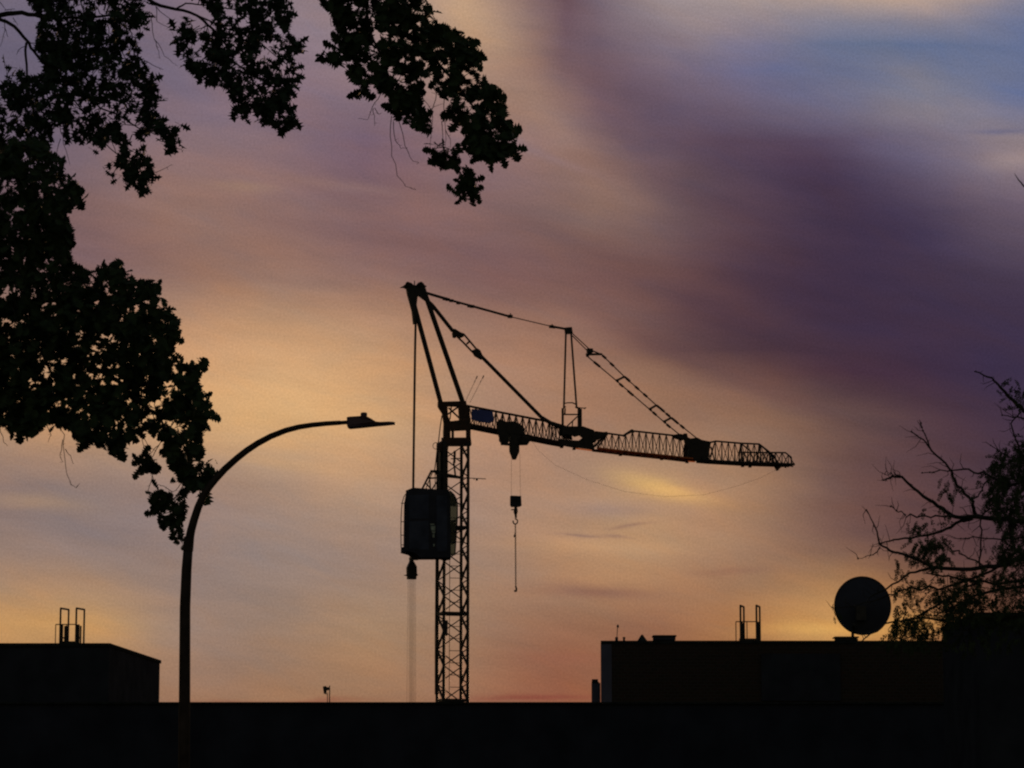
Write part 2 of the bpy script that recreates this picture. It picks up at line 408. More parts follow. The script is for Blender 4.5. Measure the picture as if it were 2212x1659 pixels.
# mast
m = MB()
for a in (-1, 1):
    for b2 in (-1, 1): m.bar(L(a * hs, b2 * hs, 0), L(a * hs, b2 * hs, zt), .125)
mast = m.build("mast", M['steel'], crane)
m = MB(); thin = MB()
z = zt; nsec = 0
while z > 0:
    zb = max(z - sec, 0)
    for a, b2, c2, d2 in ((-1, -1, 1, -1), (-1, 1, 1, 1), (-1, -1, -1, 1), (1, -1, 1, 1)):
        m.bar(L(a * hs, b2 * hs, zb + .03), L(c2 * hs, d2 * hs, zb + .03), .1)
    nz = 5; hh = (z - zb) / nz
    for k in range(nz):
        for side in (-1, 1):
            za, zc = z - k * hh, z - (k + 1) * hh
            fl = (k + (side > 0) + nsec) % 2
            thin.bar(L(-hs if fl else hs, side * hs, za), L(hs if fl else -hs, side * hs, zc), .042)     # wide faces
            fl2 = (k + nsec) % 2
            m.bar(L(side * hs, -hs if fl2 else hs, za), L(side * hs, hs if fl2 else -hs, zc), .07)       # side faces
            thin.bar(L(side * hs, -hs, (za + zc) / 2 + .12), L(side * hs, hs, (za + zc) / 2 - .05), .04)
    z = zb; nsec += 1
m.build("mast_bracing", M['steel'], mast)
thin.build("mast_lacing", M['steel'], mast)
m = MB()
zl = P(977, 1068).z
u0, u1 = .02, .36
m.bar(L(u0 - .12, .1, 0), L(u0 - .12, .1, zl), .028); m.bar(L(u1, .1, 0), L(u1, .1, zl), .028)
z = .3
while z < zl:
    m.bar(L(u0 - .12, .1, z), L(u1, .1, z), .026); z += .5
m.build("ladder", M['steel'], mast)
m = MB(); m.tube([P(941.5, 1205, .3), P(940, 1380, .3), P(940, 1500, .3)], .018, 6); m.tube([P(964, 1340), P(963, 1368), P(966, 1372)], .07, 6); m.build("power_cable", M['rope'], mast)
# telescoping guide column inside the mast top
m = MB(); a_ = P(958, 961, -.2); c_ = P(956.5, 1060, -.2)
m.box((a_ + c_) / 2, (17 * cs_, .3, (a_ - c_).length), AX)
m.bar(P(982.5, 974), P(981.5, 1000), .1); m.bar(P(980, 998), P(984, 1030), .075); m.bar(P(974, 991), P(998, 990), .04)
m.build("guide_column", M['steel'], crane)
m = MB(); m.bar(P(946, 1021, -.4), P(1001, 1033, -.4), .1); m.bar(P(946, 1028, -.5), P(1000, 1033, -.5), .07); m.bar(P(935, 1018, -.5), P(970, 1027, -.5), .09)
m.build("cross_arm", M['steel'], crane)
m = MB(); m.tube([P(1000, 1032, -.5), P(1049.5, 1034.5, -.5)], .018, 6); m.ball(P(1030, 1036, -.5), .05, 8, 6); m.bar(P(1024, 1032.5, -.5), P(1024, 1037, -.5), .03); m.build("wind_gauge", M['steel'], crane)
# slewing turret at mast top
m = MB()
d_ = 1.0
def plate(mb, pts, v0, v1):
    c_ = [P(x, y, (v0 + v1) / 2) for x, y in pts]
    mb.prism([p - V * (v1 - v0) / 2 for p in c_], [p + V * (v1 - v0) / 2 for p in c_])
plate(m, [(946, 868), (1006, 866.5), (1008, 878), (946, 878.5)], -.42, -.28)
m.box(P(976, 874, .35), (54 * cs_, .12, 9 * cs_), AX)
plate(m, [(945.6, 878.4), (966, 878.4), (967, 899), (972, 910), (1016, 905), (1016.5, 929.5), (968, 931.5), (958, 931), (958.5, 915), (955, 893)], -.44, -.3)
plate(m, [(990, 878.4), (1010, 878.4), (1016, 904.8), (992, 907)], -.43, -.3)
m.box(P(983, 921, .38), (50 * cs_, .12, 16 * cs_), AX)
m.bar(P(967, 895), P(990, 879), .07); m.bar(P(969, 881), P(992, 903), .06); m.bar(P(975, 878), P(972, 906), .05)
for x_, w_ in ((963, 11), (978, 4), (1011.5, 9)):
    m.box((P(x_, 930, -.38) + P(x_, 947, -.38)) / 2, (w_ * cs_, .14, 17 * cs_), AX)
m.box(P(968, 938, .4), (9 * cs_, .1, 15 * cs_), AX)
plate(m, [(956, 945.4), (1016, 945.4), (1017.6, 960), (1016, 964), (968, 964), (966, 976), (950, 976), (944.5, 961), (953.8, 953)], -.5, -.34)
m.box(P(981, 954, .42), (56 * cs_, .12, 15 * cs_), AX)
m.bar(L(-hs, -hs, zt), L(-hs, hs, zt), .12); m.bar(L(hs, -hs, zt), L(hs, hs, zt), .12)
m.build("slewing_turret", M['rust'], crane)
m = MB()
m.tube([P(954.5, 898, -.4), P(950.5, 925, -.4), P(947.5, 952, -.4), P(944, 972, -.4), P(941, 1000, -.4), P(938.5, 1018, -.4)], .022, 6)
cx, cy = 941.3, 963
m.tube([P(cx + 6.3 * math.cos(a * .4189), cy + 7 * math.sin(a * .4189), -.42) for a in range(16)], .014, 6)
m.build("hose_coil", M['rope'], crane)
# cab support truss
m = MB()
for a, b2, w_ in (((932, 1017), (909.5, 1061), .07), ((930, 1017), (948, 1017), .06), ((925, 1033), (952, 1032), .06), ((935, 1018), (918, 1061), .04), ((928, 1030), (930, 1062), .06), ((930, 1062), (949, 1032), .05), ((918, 1042), (931, 1056), .05), ((938, 1018), (948, 1032), .04), ((940, 1017), (940, 1062), .03), ((950, 1017), (950, 1062), .1), ((966, 1017), (966, 1062), .06)):
    m.bar(P(*a, -.6), P(*b2, -.6), w_)
m.build("support_bracket", M['steel'], crane)
# cab
cp = [(876.6, 1059.5), (965, 1058.5), (972, 1061), (974, 1198), (974, 1204), (908, 1204.5), (882, 1199.5), (865.5, 1195), (866, 1183), (871.5, 1182), (872, 1135), (872.7, 1089), (876.6, 1067)]
CV0, CV1 = -1.75, -.62
def cabpoly(mb, pts, v0=CV0, v1=CV1):
    fr, bk = [], []
    for x, y in pts:
        if x < 900: p = P(x, y, v1); bk.append(p); fr.append(p + V * (v0 - v1))
        else: p = P(x, y, v0); fr.append(p); bk.append(p + V * (v1 - v0))
    mb.prism(fr, bk)
cab = MB(); cabpoly(cab, cp); cab = cab.build("cab", M['cab'], crane)
gl = [(972, 1061), (975, 1063), (981, 1069), (986, 1078), (988.3, 1088), (988.3, 1120), (987, 1136), (985, 1170), (983, 1197), (974, 1198)]
m = MB(); cabpoly(m, gl, CV0 + .03, CV1 - .03); m.build("window", M['glass'], cab)
wb = MB()
for vv in (CV0 + .01, CV1 - .01):
    q = [P(x_, y_, CV0) + V * (vv - CV0) for x_, y_ in ((972.3, 1060), (981, 1068.5), (986, 1078), (988.3, 1088), (988.3, 1120), (987, 1136), (985, 1170), (983, 1199), (973, 1199))]
    wb.tube(q, .025, 5)
for x_, y_ in ((987.4, 1125), (986.5, 1149), (984.6, 1172)):
    q0, q1 = P(973, y_, CV0), P(x_, y_, CV0); wb.bar(q0, q1, .04); wb.bar(q1, q1 + V * (CV1 - CV0), .04)
wb.build("window_frame", M['cab'], cab)
m = MB(); plate(m, [(974, 1130), (985.5, 1130), (984, 1172), (974, 1172)], -1.55, -1.35); m.build("seat", M['cab'], cab)
m = MB(); plate(m, [(974, 1064), (980, 1070), (985, 1086), (983, 1094), (974, 1092)], -1.55, -1.35); m.build("sun_visor", M['cab'], cab)
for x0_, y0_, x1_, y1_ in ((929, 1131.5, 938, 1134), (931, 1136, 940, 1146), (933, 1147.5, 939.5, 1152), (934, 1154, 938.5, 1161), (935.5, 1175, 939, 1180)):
    m = MB(); plate(m, [(x0_, y0_), (x1_, y0_), (x1_ - .5, y1_), (x0_ + .7, y1_)], CV0 - .03, CV0 - .005); m.build("pane", M['slitlight'], cab)  # solid plates painted as daylight seen through the cab
for q in ([(884, 1070), (926, 1068), (926, 1120), (884, 1121)], [(884, 1126), (926, 1125), (926, 1188), (884, 1186)], [(943, 1070), (966, 1070), (966, 1190), (943, 1192)]):
    m = MB(); c_ = [P(x_, y_, CV0 - .015) for x_, y_ in q]; m.prism(c_, [p + V * .012 for p in c_]); m.build("panel", M['cabside'], cab)
m = MB(); m.tube([P(x_, y_, -.62) for x_, y_ in ((866.3, 1183), (866, 1150), (866.3, 1120), (867.3, 1100), (869, 1085), (872.5, 1073), (876.6, 1067))], .018, 6)
for y_ in (1087, 1127, 1156, 1177): m.bar(P(866.3, y_, -.62), P(874, y_, -.62), .03)
m.build("handrail", M['steel'], cab)
for x_, w_ in ((895, 18), (963, 16)):
    m = MB(); m.box(P(x_, 1206.5, -1.2), (w_ * cs_, .4, 5.5 * cs_), AX); m.build("floor_bracket", M['steel'], cab)

# back stay, pulley block and ropes to the base
m = MB(); m.tube([P(898, 690, 0), P(896.6, 760, 0), P(894.6, 900), P(892.6, 1062, 0), P(889, 1206, 0)], .052, 8); m.build("back_stay", M['steel'], crane)
m = MB(); pb = [(886.5, 1205), (890.5, 1205), (892, 1212), (899, 1224), (899.5, 1240), (902, 1243), (898.5, 1245), (898, 1251.5), (880.5, 1251), (880, 1244), (872.5, 1242.5), (879.5, 1240.5), (879, 1226), (885, 1213)]
plate(m, pb, -.12, .12); m.build("pulley_block", M['steel'], crane)
m = MB()
for k in range(9):
    x_ = 881 + k * 2.1 + (0 if k else 0)
    a_ = P(x_, 1251, -.1 + .04 * (k % 3)); b2 = P(x_ - (2 if k == 0 else 0) + .4 * math.sin(k), 1515, -.1 + .04 * (k % 3)); dr = (b2 - a_); e_ = a_ + dr * (a_.z / -dr.z) * .98
    m = MB(); m.tube([a_, e_], .0055 if 1 < k < 7 else .004, 5); m.build("hoist_rope", M['rope'], crane)

# strut pair and head
for a, b2, r_ in (((884.5, 620), (953, 874), .102), ((913, 620), (1002, 876), .106)):
    m = MB(); m.tube([P(*a), P(*b2)], r_, 12); m.build("strut", M['steel'], crane, smooth=False)
m = MB()
plate(m, [(864, 621.2), (870, 618.5), (876, 613.5), (881, 610.3), (887, 611.5), (892, 616), (895, 617), (899, 616.5), (903, 611), (909, 609.8), (914, 613), (916, 616.5), (921, 619), (917, 622), (915.5, 628), (918.5, 636), (925, 648), (934, 656), (941, 664), (938, 670), (932, 672), (922, 652), (906, 640), (901, 642), (898, 668), (897, 700), (893, 700), (890, 672), (884, 650), (880, 636), (878, 624), (873, 621.5)], -.1, .1)
m.tube([P(895.3, 617), P(895.3, 606.5)], .022, 6); m.tube([P(881, 613.5, -.25), P(881, 613.5, .25)], .1, 12); m.tube([P(909, 613.5, -.25), P(909, 613.5, .25)], .1, 12)
m.build("crane_head", M['steel'], crane)
# stays to the king post and jib
m = MB()
def chain(mb, pts, r_, v=0, n=8): mb.tube([P(x, y, v) for x, y in pts], r_, n)
chain(m, [(915, 631), (968, 646.8)], .06); chain(m, [(966, 646.2), (982, 651), (1019, 661)], .048); chain(m, [(1019, 661), (1102, 684)], .05); chain(m, [(1102, 684), (1191, 705)], .021); chain(m, [(1191, 705), (1227, 711.5)], .05)
for x_, y_, r_ in ((961, 645.5, 4.2), (967, 647, 4), (975, 649.5, 4), (990, 654.5, 3.8), (1014, 661, 4), (1020, 662, 4.2), (1102, 683.5, 4.8), (1191, 705.5, 4.4), (1197, 707, 3)):
    m.box(P(x_, y_), (r_ * 2 * cs_, .14, r_ * 1.4 * cs_), AX)
m.bar(P(1102, 684), P(1103, 676.5), .04); m.bar(P(1192, 705), P(1193, 700), .04)
m.build("upper_stay", M['steel'], crane)
m = MB()
chain(m, [(936, 662), (978, 715)], .08)
chain(m, [(976, 713), (1002, 722), (1034, 760)], .04); chain(m, [(982, 722), (1000, 739), (1026, 766)], .04)
for q in ([(974, 711), (982, 711), (998, 721), (1001, 728), (994, 731), (984, 726)], [(1019, 757), (1030, 753), (1036, 757), (1044, 774), (1040, 777), (1026, 769)], [(977, 719), (982, 724), (984, 730), (979, 729)], [(1008, 741), (1012, 737), (1014, 740), (1010, 744)]):
    plate(m, q, -.1, .1)
chain(m, [(1037, 767), (1173, 905)], .076); chain(m, [(1170, 902), (1190, 914), (1214, 925)], .085)
m.build("jib_stay", M['steel'], crane)
# king post
m = MB()
for v_ in (-.3, .3):
    m.bar(P(1222.5, 716), P(1218, 882, v_ * .3), .08); m.bar(P(1233.5, 718), P(1245.5, 880, v_ * .3), .08)
plate(m, [(1220, 708), (1234, 707), (1236, 721), (1222, 722)], -.1, .1)
m.bar(P(1218, 872), P(1226, 870), .045); m.bar(P(1226, 870), (P(1237, 870)), .045); m.bar(P(1237, 870), P(1245, 874), .045)
kp = m.build("king_post", M['steel'], crane)
m = MB()
for v_ in (-.12, .12):
    m.bar(P(1215.5, 882, v_), P(1215.5, 924, v_), .1); m.bar(P(1250, 882, v_), P(1250, 924, v_), .1); m.bar(P(1254.5, 883, v_), P(1254.5, 924, v_), .1); m.bar(P(1216, 895.3, v_), P(1249, 895.3, v_), .055)
m.bar(P(1221.5, 924), P(1247.5, 899.5), .05); m.bar(P(1236, 924), P(1237, 910), .05); m.bar(P(1221, 882), P(1220, 896), .06)
m.bar(P(1246, 880), P(1264, 881.8), .035); m.bar(P(1262, 883.5), P(1266, 880), .04); m.bar(P(1216, 883), P(1222, 878), .05); m.bar(P(1243, 879), P(1253, 883), .07)
m.build("base_cage", M['steel'], kp)
# paired pendants with spreaders
near = [(1299.4, 765.6), (1348.7, 813.7), (1417.8, 875.4), (1450, 902.5), (1505.4, 947)]
far = [(1269.8, 770.5), (1331.5, 822.3), (1403, 884), (1433.9, 911), (1474.6, 944.4)]
m = MB()
chain(m, near, .025, -.45, 6); chain(m, far, .025, .45, 6)
chain(m, [(1235, 719), (1273, 754)], .022, -.1, 6); chain(m, [(1233, 722), (1270, 759)], .022, .1, 6)
for (x_, y_), v_ in (((1305, 771), -.45), ((1322, 787.5), -.45), ((1357, 821), -.45), ((1376, 838), -.45), ((1394, 854), -.45), ((1431, 886), -.45), ((1443, 896.5), -.45), ((1461, 911.5), -.45), ((1474, 922), -.45),
                     ((1287, 785), .45), ((1292, 789), .45), ((1342, 832), .45), ((1360, 847.5), .45), ((1364, 851), .45), ((1414, 893.5), .45), ((1444, 920), .45)):
    d_ = P(x_ + 4, y_ + 3.4, v_) - P(x_ - 4, y_ - 3.4, v_); m.bar(P(x_ - 4, y_ - 3.4, v_), P(x_ + 4, y_ + 3.4, v_), .082)
m.build("pendant_line", M['steel'], crane)
sp = MB()
sp.bar(P(1267, 765.6, .45), P(1299.4, 765.2, -.45), .09); sp.bar(P(1268, 769, .45), P(1278, 757, 0), .1); sp.bar(P(1278, 757, 0), P(1300, 766, -.45), .055); sp.box(P(1274, 757.5), (12 * cs_, .2, 9 * cs_), AX)
sp.build("spreader", M['steel'], crane)
for a, b2 in (((1331.5, 822.3), (1348.7, 813.7)), ((1403, 884), (1417.8, 875.4)), ((1433.9, 911), (1450, 902.5))):
    sp = MB(); sp.bar(P(*a, .45), P(*b2, -.45), .07); sp.bar(P(*b2, -.45), P(b2[0] + 11, b2[1] + 8.5, -.45), .08); sp.bar(P(a[0] - 1, a[1] - 2, .45), P(a[0] + 4, a[1] + 3, .45), .08); sp.build("spreader", M['steel'], crane)

# jib: triangular lattice, top chord in the middle plane, two bottom chords
JV = .32
def lerp_uz(pl, u):
    if u <= pl[0][0]: return pl[0][1]
    for a, b2 in zip(pl, pl[1:]):
        if a[0] <= u <= b2[0]: return a[1] + (b2[1] - a[1]) * (u - a[0]) / (b2[0] - a[0] + 1e-9)
    return pl[-1][1]
bot = [UZ(x, y - 1.5, JV) for x, y in ((1003, 923), (1188, 959.5), (1250, 970.5), (1287, 975), (1349, 982.5), (1431, 991), (1482, 997), (1530, 1001), (1600, 1005), (1711, 1008.5))]
def section(name, top_px, mt, period, dw, cw, botmat, style='x'):
    top = [UZ(x, y, 0) for x, y in top_px]
    u0, u1 = top[0][0], top[-1][0]
    m = MB()
    m.tube([L(u, 0, z_) for u, z_ in top], cw, 8)
    s_ = m.build("jib_section", mt, crane)
    m = MB()
    us = [u0] + [b_[0] for b_ in bot if u0 < b_[0] < u1] + [u1]
    for v_ in (-JV, JV):
        m.tube([L(u, v_, lerp_uz(bot, u)) for u in us], cw * 1.6, 6)
    m.build("bottom_chord", botmat, s_)
    m = MB(); n = max(2, int(round((u1 - u0) / period)))
    for k in range(n):
        ua, ub = u0 + (u1 - u0) * k / n, u0 + (u1 - u0) * (k + 1) / n; um = (ua + ub) / 2
        for v_ in (-JV, JV):
            sh = 0
            m.bar(L(ua, v_, lerp_uz(bot, ua)), L(um, 0, lerp_uz(top, um)), dw); m.bar(L(um, 0, lerp_uz(top, um)), L(ub, v_, lerp_uz(bot, ub)), dw)
        m.bar(L(ua, -JV, lerp_uz(bot, ua)), L(um, JV, lerp_uz(bot, um)), dw * .8); m.bar(L(um, JV, lerp_uz(bot, um)), L(ub, -JV, lerp_uz(bot, ub)), dw * .8)
    m.build("lacing", mt, s_)
    return s_
PER = 14.6 * cs_ / math.cos(TH)
s1 = section("jib_section", [(1006, 876), (1080, 890.5), (1168, 907.5), (1190, 912), (1222, 922)], M['rust'], PER, .042, .05, M['rust'])
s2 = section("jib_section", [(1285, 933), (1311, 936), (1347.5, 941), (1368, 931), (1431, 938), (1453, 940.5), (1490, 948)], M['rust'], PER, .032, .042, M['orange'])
s3 = section("jib_section", [(1510, 951), (1534, 955.5), (1546, 953), (1600, 957.5), (1640, 959.3), (1662, 976.5), (1673, 986), (1678, 1000)], M['steel'], PER * .97, .03, .04, M['steel'])
tip = section("jib_section", [(1600, 977), (1650, 977.5), (1696.7, 977.8), (1709, 987.6), (1710, 1003)], M['steel'], PER * .95, .028, .036, M['steel'])
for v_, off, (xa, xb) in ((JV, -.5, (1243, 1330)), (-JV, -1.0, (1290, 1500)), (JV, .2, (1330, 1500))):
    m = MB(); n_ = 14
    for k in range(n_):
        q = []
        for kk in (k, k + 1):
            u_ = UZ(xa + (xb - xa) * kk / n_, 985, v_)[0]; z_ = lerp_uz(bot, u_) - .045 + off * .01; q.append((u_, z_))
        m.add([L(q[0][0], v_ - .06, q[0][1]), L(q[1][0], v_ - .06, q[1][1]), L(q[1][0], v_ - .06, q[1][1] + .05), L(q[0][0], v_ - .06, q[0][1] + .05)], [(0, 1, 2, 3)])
    m.build("glint_strip", M['glint'], s2)  # added strip, made only to carry the orange glint
# kink plate and frames
m = MB(); m.bar(P(1346, 942), P(1365, 929.5), .1); m.bar(P(1364, 929.5), P(1370, 933), .1); m.build("knee_plate", M['steel'], s2)
m = MB()
for x_, y0_, y1_ in ((1600, 959, 1003), (1640, 960, 1004), (1666, 979, 1004)):
    for v_ in (-JV, JV): m.bar(P(x_, y0_, 0), P(x_ - 15 * v_, y1_ - 5 + 8 * v_, v_), .06)
m.bar(P(1603, 960, 0), P(1622, 975, 0), .05); m.bar(P(1641, 960), P(1674, 990), .05)
m.build("portal_frame", M['steel'], s3)
# joints
m = MB()
plate(m, [(1188, 910), (1214, 921), (1216, 941), (1209, 943), (1207, 921), (1190, 918)], -.2, -.1)
plate(m, [(1213, 921), (1259, 921), (1282, 929), (1285, 935), (1312, 932.5), (1308, 940), (1289, 950), (1277, 955), (1278, 966), (1243, 968), (1212, 962), (1216, 950), (1250, 952), (1258, 946), (1252, 941), (1242, 944), (1236, 941), (1222, 938), (1214, 942)], -.34, -.24)
plate(m, [(1207, 948), (1280, 956), (1284, 972), (1209, 962)], -.42, -.3)
plate(m, [(1216, 926), (1232, 926), (1236, 950), (1216, 948)], .1, .2)
plate(m, [(1243, 926), (1268, 929), (1262, 934), (1243, 934)], .1, .2)
plate(m, [(1252, 950), (1275, 945), (1300, 935), (1286, 955), (1262, 966)], .1, .2)
m.bar(P(1284, 965), P(1311, 935), .09); m.bar(P(1276, 955), P(1306, 942), .06); m.bar(P(1290, 968), P(1312, 938), .06)
m.bar(P(1192, 925), P(1209, 921), .05); m.bar(P(1194, 935), P(1205, 948), .03); m.bar(P(1193, 917), P(1191, 955), .07)
m.build("hinge_joint", M['steel'], crane)
m = MB()
plate(m, [(1452, 940), (1466, 938), (1479, 941), (1486, 949), (1476, 951), (1462, 947)], -.2, .2)
plate(m, [(1477, 936.5), (1483, 936.5), (1485, 948), (1505, 945.5), (1520, 953), (1535, 955), (1533, 965), (1529, 990), (1531, 998), (1484, 995), (1486, 972), (1479, 955), (1478, 948)], -.25, -.1)
plate(m, [(1478, 960), (1486, 955), (1484, 994), (1476, 990)], .1, .2)
m.bar(P(1531, 956), P(1546, 954), .07); m.bar(P(1532, 992), P(1544, 956), .05); m.bar(P(1536, 965), P(1543, 994), .05)
m.build("hinge_joint", M['steel'], crane)
# trolley
m = MB()
for q in ([(1074, 911), (1080, 905), (1092, 911), (1110, 910), (1122, 915), (1134, 926), (1131, 943), (1074, 931)], [(1073.7, 931), (1100, 935), (1098, 950), (1098, 956), (1089, 961.8), (1083, 961.8), (1079, 948)], [(1102, 934), (1124, 940), (1122, 962), (1100, 962)], [(1121, 952), (1145, 950), (1144, 954), (1138.6, 961.7), (1121, 962)], [(1122, 938), (1142, 938), (1146, 952), (1134, 950)],
          [(1100.5, 960), (1121.5, 960), (1121.5, 976), (1114, 993), (1107.5, 993), (1100.5, 975)], [(1090, 956), (1104, 958), (1104, 963), (1090, 962)]):
    plate(m, q, -.45, -.36)
m.box(P(1104, 950, .36), (40 * cs_, .08, 9 * cs_), AX); m.box(P(1100, 948, 0), (.1, .8, .1), AX); m.box(P(1128, 951, 0), (.1, .8, .1), AX)
for x_ in (1084, 1130):
    m.tube([P(x_, 950, -.6), P(x_, 950, -.3)], .13, 12)
m.tube([P(1111, 968, -.3), P(1111, 968, .1)], .2, 14)
m.build("trolley", M['steel'], crane)
# name board
m = MB(); plate(m, [(1019, 883.5), (1041, 885), (1064, 889), (1067.5, 908), (1059, 914.5), (1033, 911), (1018, 906)], -.30, -.26); m.build("blue_board", M['blue'], crane)
# no walkway plate; the orange glint is painted on the bottom chord
m = MB()
# jib end details
m = MB(); plate(m, [(1670, 1003), (1692, 1004.5), (1684, 1011), (1679, 1017), (1674, 1008)], -.1, .1); m.bar(P(1703, 1006), P(1713, 1007.6), .05); m.bar(P(1696, 1008), P(1697, 1012), .05)
m.build("end_pulley", M['steel'], crane)
for x_, y_ in ((1213, 967), (1240, 971), (1340, 984), (1429, 993), (1484, 999.5), (1604, 1008), (1620, 1009)):
    m = MB(); m.box(P(x_, y_ - 1, JV), (6 * cs_, .1, 4 * cs_), AX); m.build("rail_stop", M['steel'], crane)
m = MB(); chain(m, [(1146, 950), (1165, 975), (1200, 1005), (1270, 1037), (1349, 1061.7), (1435, 1072.8), (1521, 1069), (1595.5, 1049), (1640, 1033), (1690, 1009)], .0042, 0, 5); m.build("slack_cable", M['rope'], crane)
for a, b2 in (((1006, 866), (1031, 812.4)), ((1015, 870), (1045, 811.3))):
    m = MB(); chain(m, [a, b2], .009, .3, 5); m.bar(P(b2[0] - 2.5, b2[1] + 6, .3), P(b2[0], b2[1], .3), .045); k = .78; q = (a[0] + (b2[0] - a[0]) * k, a[1] + (b2[1] - a[1]) * k); m.bar(P(q[0] - .8, q[1] + 2, .3), P(q[0] + .8, q[1] - 2, .3), .03); m.build("whip_antenna", M['rope'], crane)
# hook block
m = MB(); plate(m, [(1103.5, 1071), (1124, 1072), (1125, 1093), (1122, 1095), (1106, 1095), (1103.5, 1091)], -.12, .12)
m.tube([P(1108, 1076, -.16), P(1108, 1076, .16)], .1, 12); m.tube([P(1119, 1077, -.16), P(1119, 1077, .16)], .1, 12)
hb = m.build("hook_block", M['cab'], crane)
for q in ([(1104.8, 985), (1104.5, 1072)], [(1123, 978), (1124, 1072)]):
    m = MB(); chain(m, q, .0055, 0, 5); m.build("hoist_rope", M['rope'], hb)
m = MB(); m.bar(P(1104.5, 1101), P(1118, 1100.5), .045); m.tube([P(1114, 1095), P(1114, 1106), P(1114, 1112), P(1114.5, 1119)], [.06, .1, .055, .045], 8)
m.tube([P(1113.2 + 4.8 * math.cos(a), 1126.5 + 5.6 * math.sin(a)) for a in [R(x_) for x_ in range(-100, 215, 15)]], [.028] * 21, 8); m.build("hook", M['steel'], hb)
# chain sling hanging on the hook
s0 = P(1113.5, 1132)
sl = thing("chain_sling", P(1114, 1277), "long straight chain sling hanging from the crane hook with a small hook at its end", "chain")
m = MB()
p0_, p1_ = P(1113.3, 1133), P(1114.2, 1268); nl = 46
dn = (p1_ - p0_)
for k in range(nl):
    c0 = p0_ + dn * (k / nl); c1 = p0_ + dn * ((k + 1.25) / nl)
    o_ = (U if k % 2 else V) * .022
    m.tube([c0 + o_, c1 + o_], .012, 5); m.tube([c0 - o_, c1 - o_], .012, 5)
m.build("chain", M['rope'], sl)
m = MB(); m.bar(P(1113, 1152), P(1110.5, 1160), .05); m.ball(P(1112, 1158), .055, 8, 6); m.build("shortening_clutch", M['rope'], sl)
m = MB(); m.tube([P(1114, 1266), P(1115.6, 1272), P(1114.8, 1277), P(1112, 1277.5), P(1111, 1274.5)], [.03, .04, .045, .035, .02], 6); m.build("end_hook", M['rope'], sl)
# mast base ballast frame (behind the low building)
m = MB(); m.box(L(0, 0, .2), (4.2, 4.2, .4), AX); m.box(L(-1.6, 0, .9), (.8, 2.6, 1.0), AX); m.box(L(-.4 + -1.2, 0, 1.75), (.8, 2.6, .68), AX); m.build("ballast_base", M['concrete'], crane)

# ================================================================== trees
def inside(poly, x, y):
    c = False; j = len(poly) - 1
    for i in range(len(poly)):
        xi, yi = poly[i]; xj, yj = poly[j]
        if (yi > y) != (yj > y) and x < (xj - xi) * (y - yi) / (yj - yi) + xi: c = not c
        j = i
    return c
# half outlines of a leaf: (along 0..1, half width)
ROUND = [(0, 0), (.08, .018), (.17, .03), (.24, .15), (.30, .07), (.38, .25), (.46, .10), (.56, .33), (.64, .15), (.74, .37), (.82, .21), (.90, .25), (.96, .12), (1.02, .02)]
SPIKY = [(0, 0), (.1, .015), (.18, .03), (.26, .26), (.3, .10), (.4, .12), (.5, .44), (.55, .19), (.64, .16), (.76, .40), (.78, .18), (.86, .12), (1.02, 0.01)]
def leaf(mb, base, dirn, nrm, length, shape, wscale=1.0, curl=.12):
    d = dirn.normalized(); n = nrm - d * nrm.dot(d)
    if n.length < 1e-4: n = Vector((0, 1, 0)) - d * d.y
    n.normalize(); w = d.cross(n)
    N = len(shape); vs = []
    for a, h in shape:
        mid = base + d * (a * length) - n * (curl * length * a * a)
        vs.append(mid)
    for a, h in shape:
        mid = base + d * (a * length) - n * (curl * length * a * a)
        vs.append(mid + w * (h * length * wscale) + n * (h * length * .25))
    for a, h in shape:
        mid = base + d * (a * length) - n * (curl * length * a * a)
        vs.append(mid - w * (h * length * wscale) + n * (h * length * .25))
    fs = []
    for i in range(N - 1):
        fs.append((i, i + 1, N + i + 1, N + i)); fs.append((i, 2 * N + i, 2 * N + i + 1, i + 1))
    mb.add(vs, fs)
def rnd_dir(r=rng):
    while True:
        v = Vector((r.uniform(-1, 1), r.uniform(-1, 1), r.uniform(-1, 1)))
        if .05 < v.length < 1: return v.normalized()
def wob(pts, amp, n=3, r=rng):
    out = []
    for i in range(len(pts) - 1):
        a, b2 = pts[i], pts[i + 1]
        for k in range(n):
            q = a.lerp(b2, k / n)
            if i or k: q = q + rnd_dir(r) * amp * (b2 - a).length
            out.append(q)
    out.append(pts[-1]); return out
def proj(p):
    v = p - Vector((0, 0, CAMZ)); zc = v.y * math.cos(PITCH) + v.z * math.sin(PITCH); yc = -v.y * math.sin(PITCH) + v.z * math.cos(PITCH)
    return W / 2 + F * v.x / zc, H / 2 - F * yc / zc

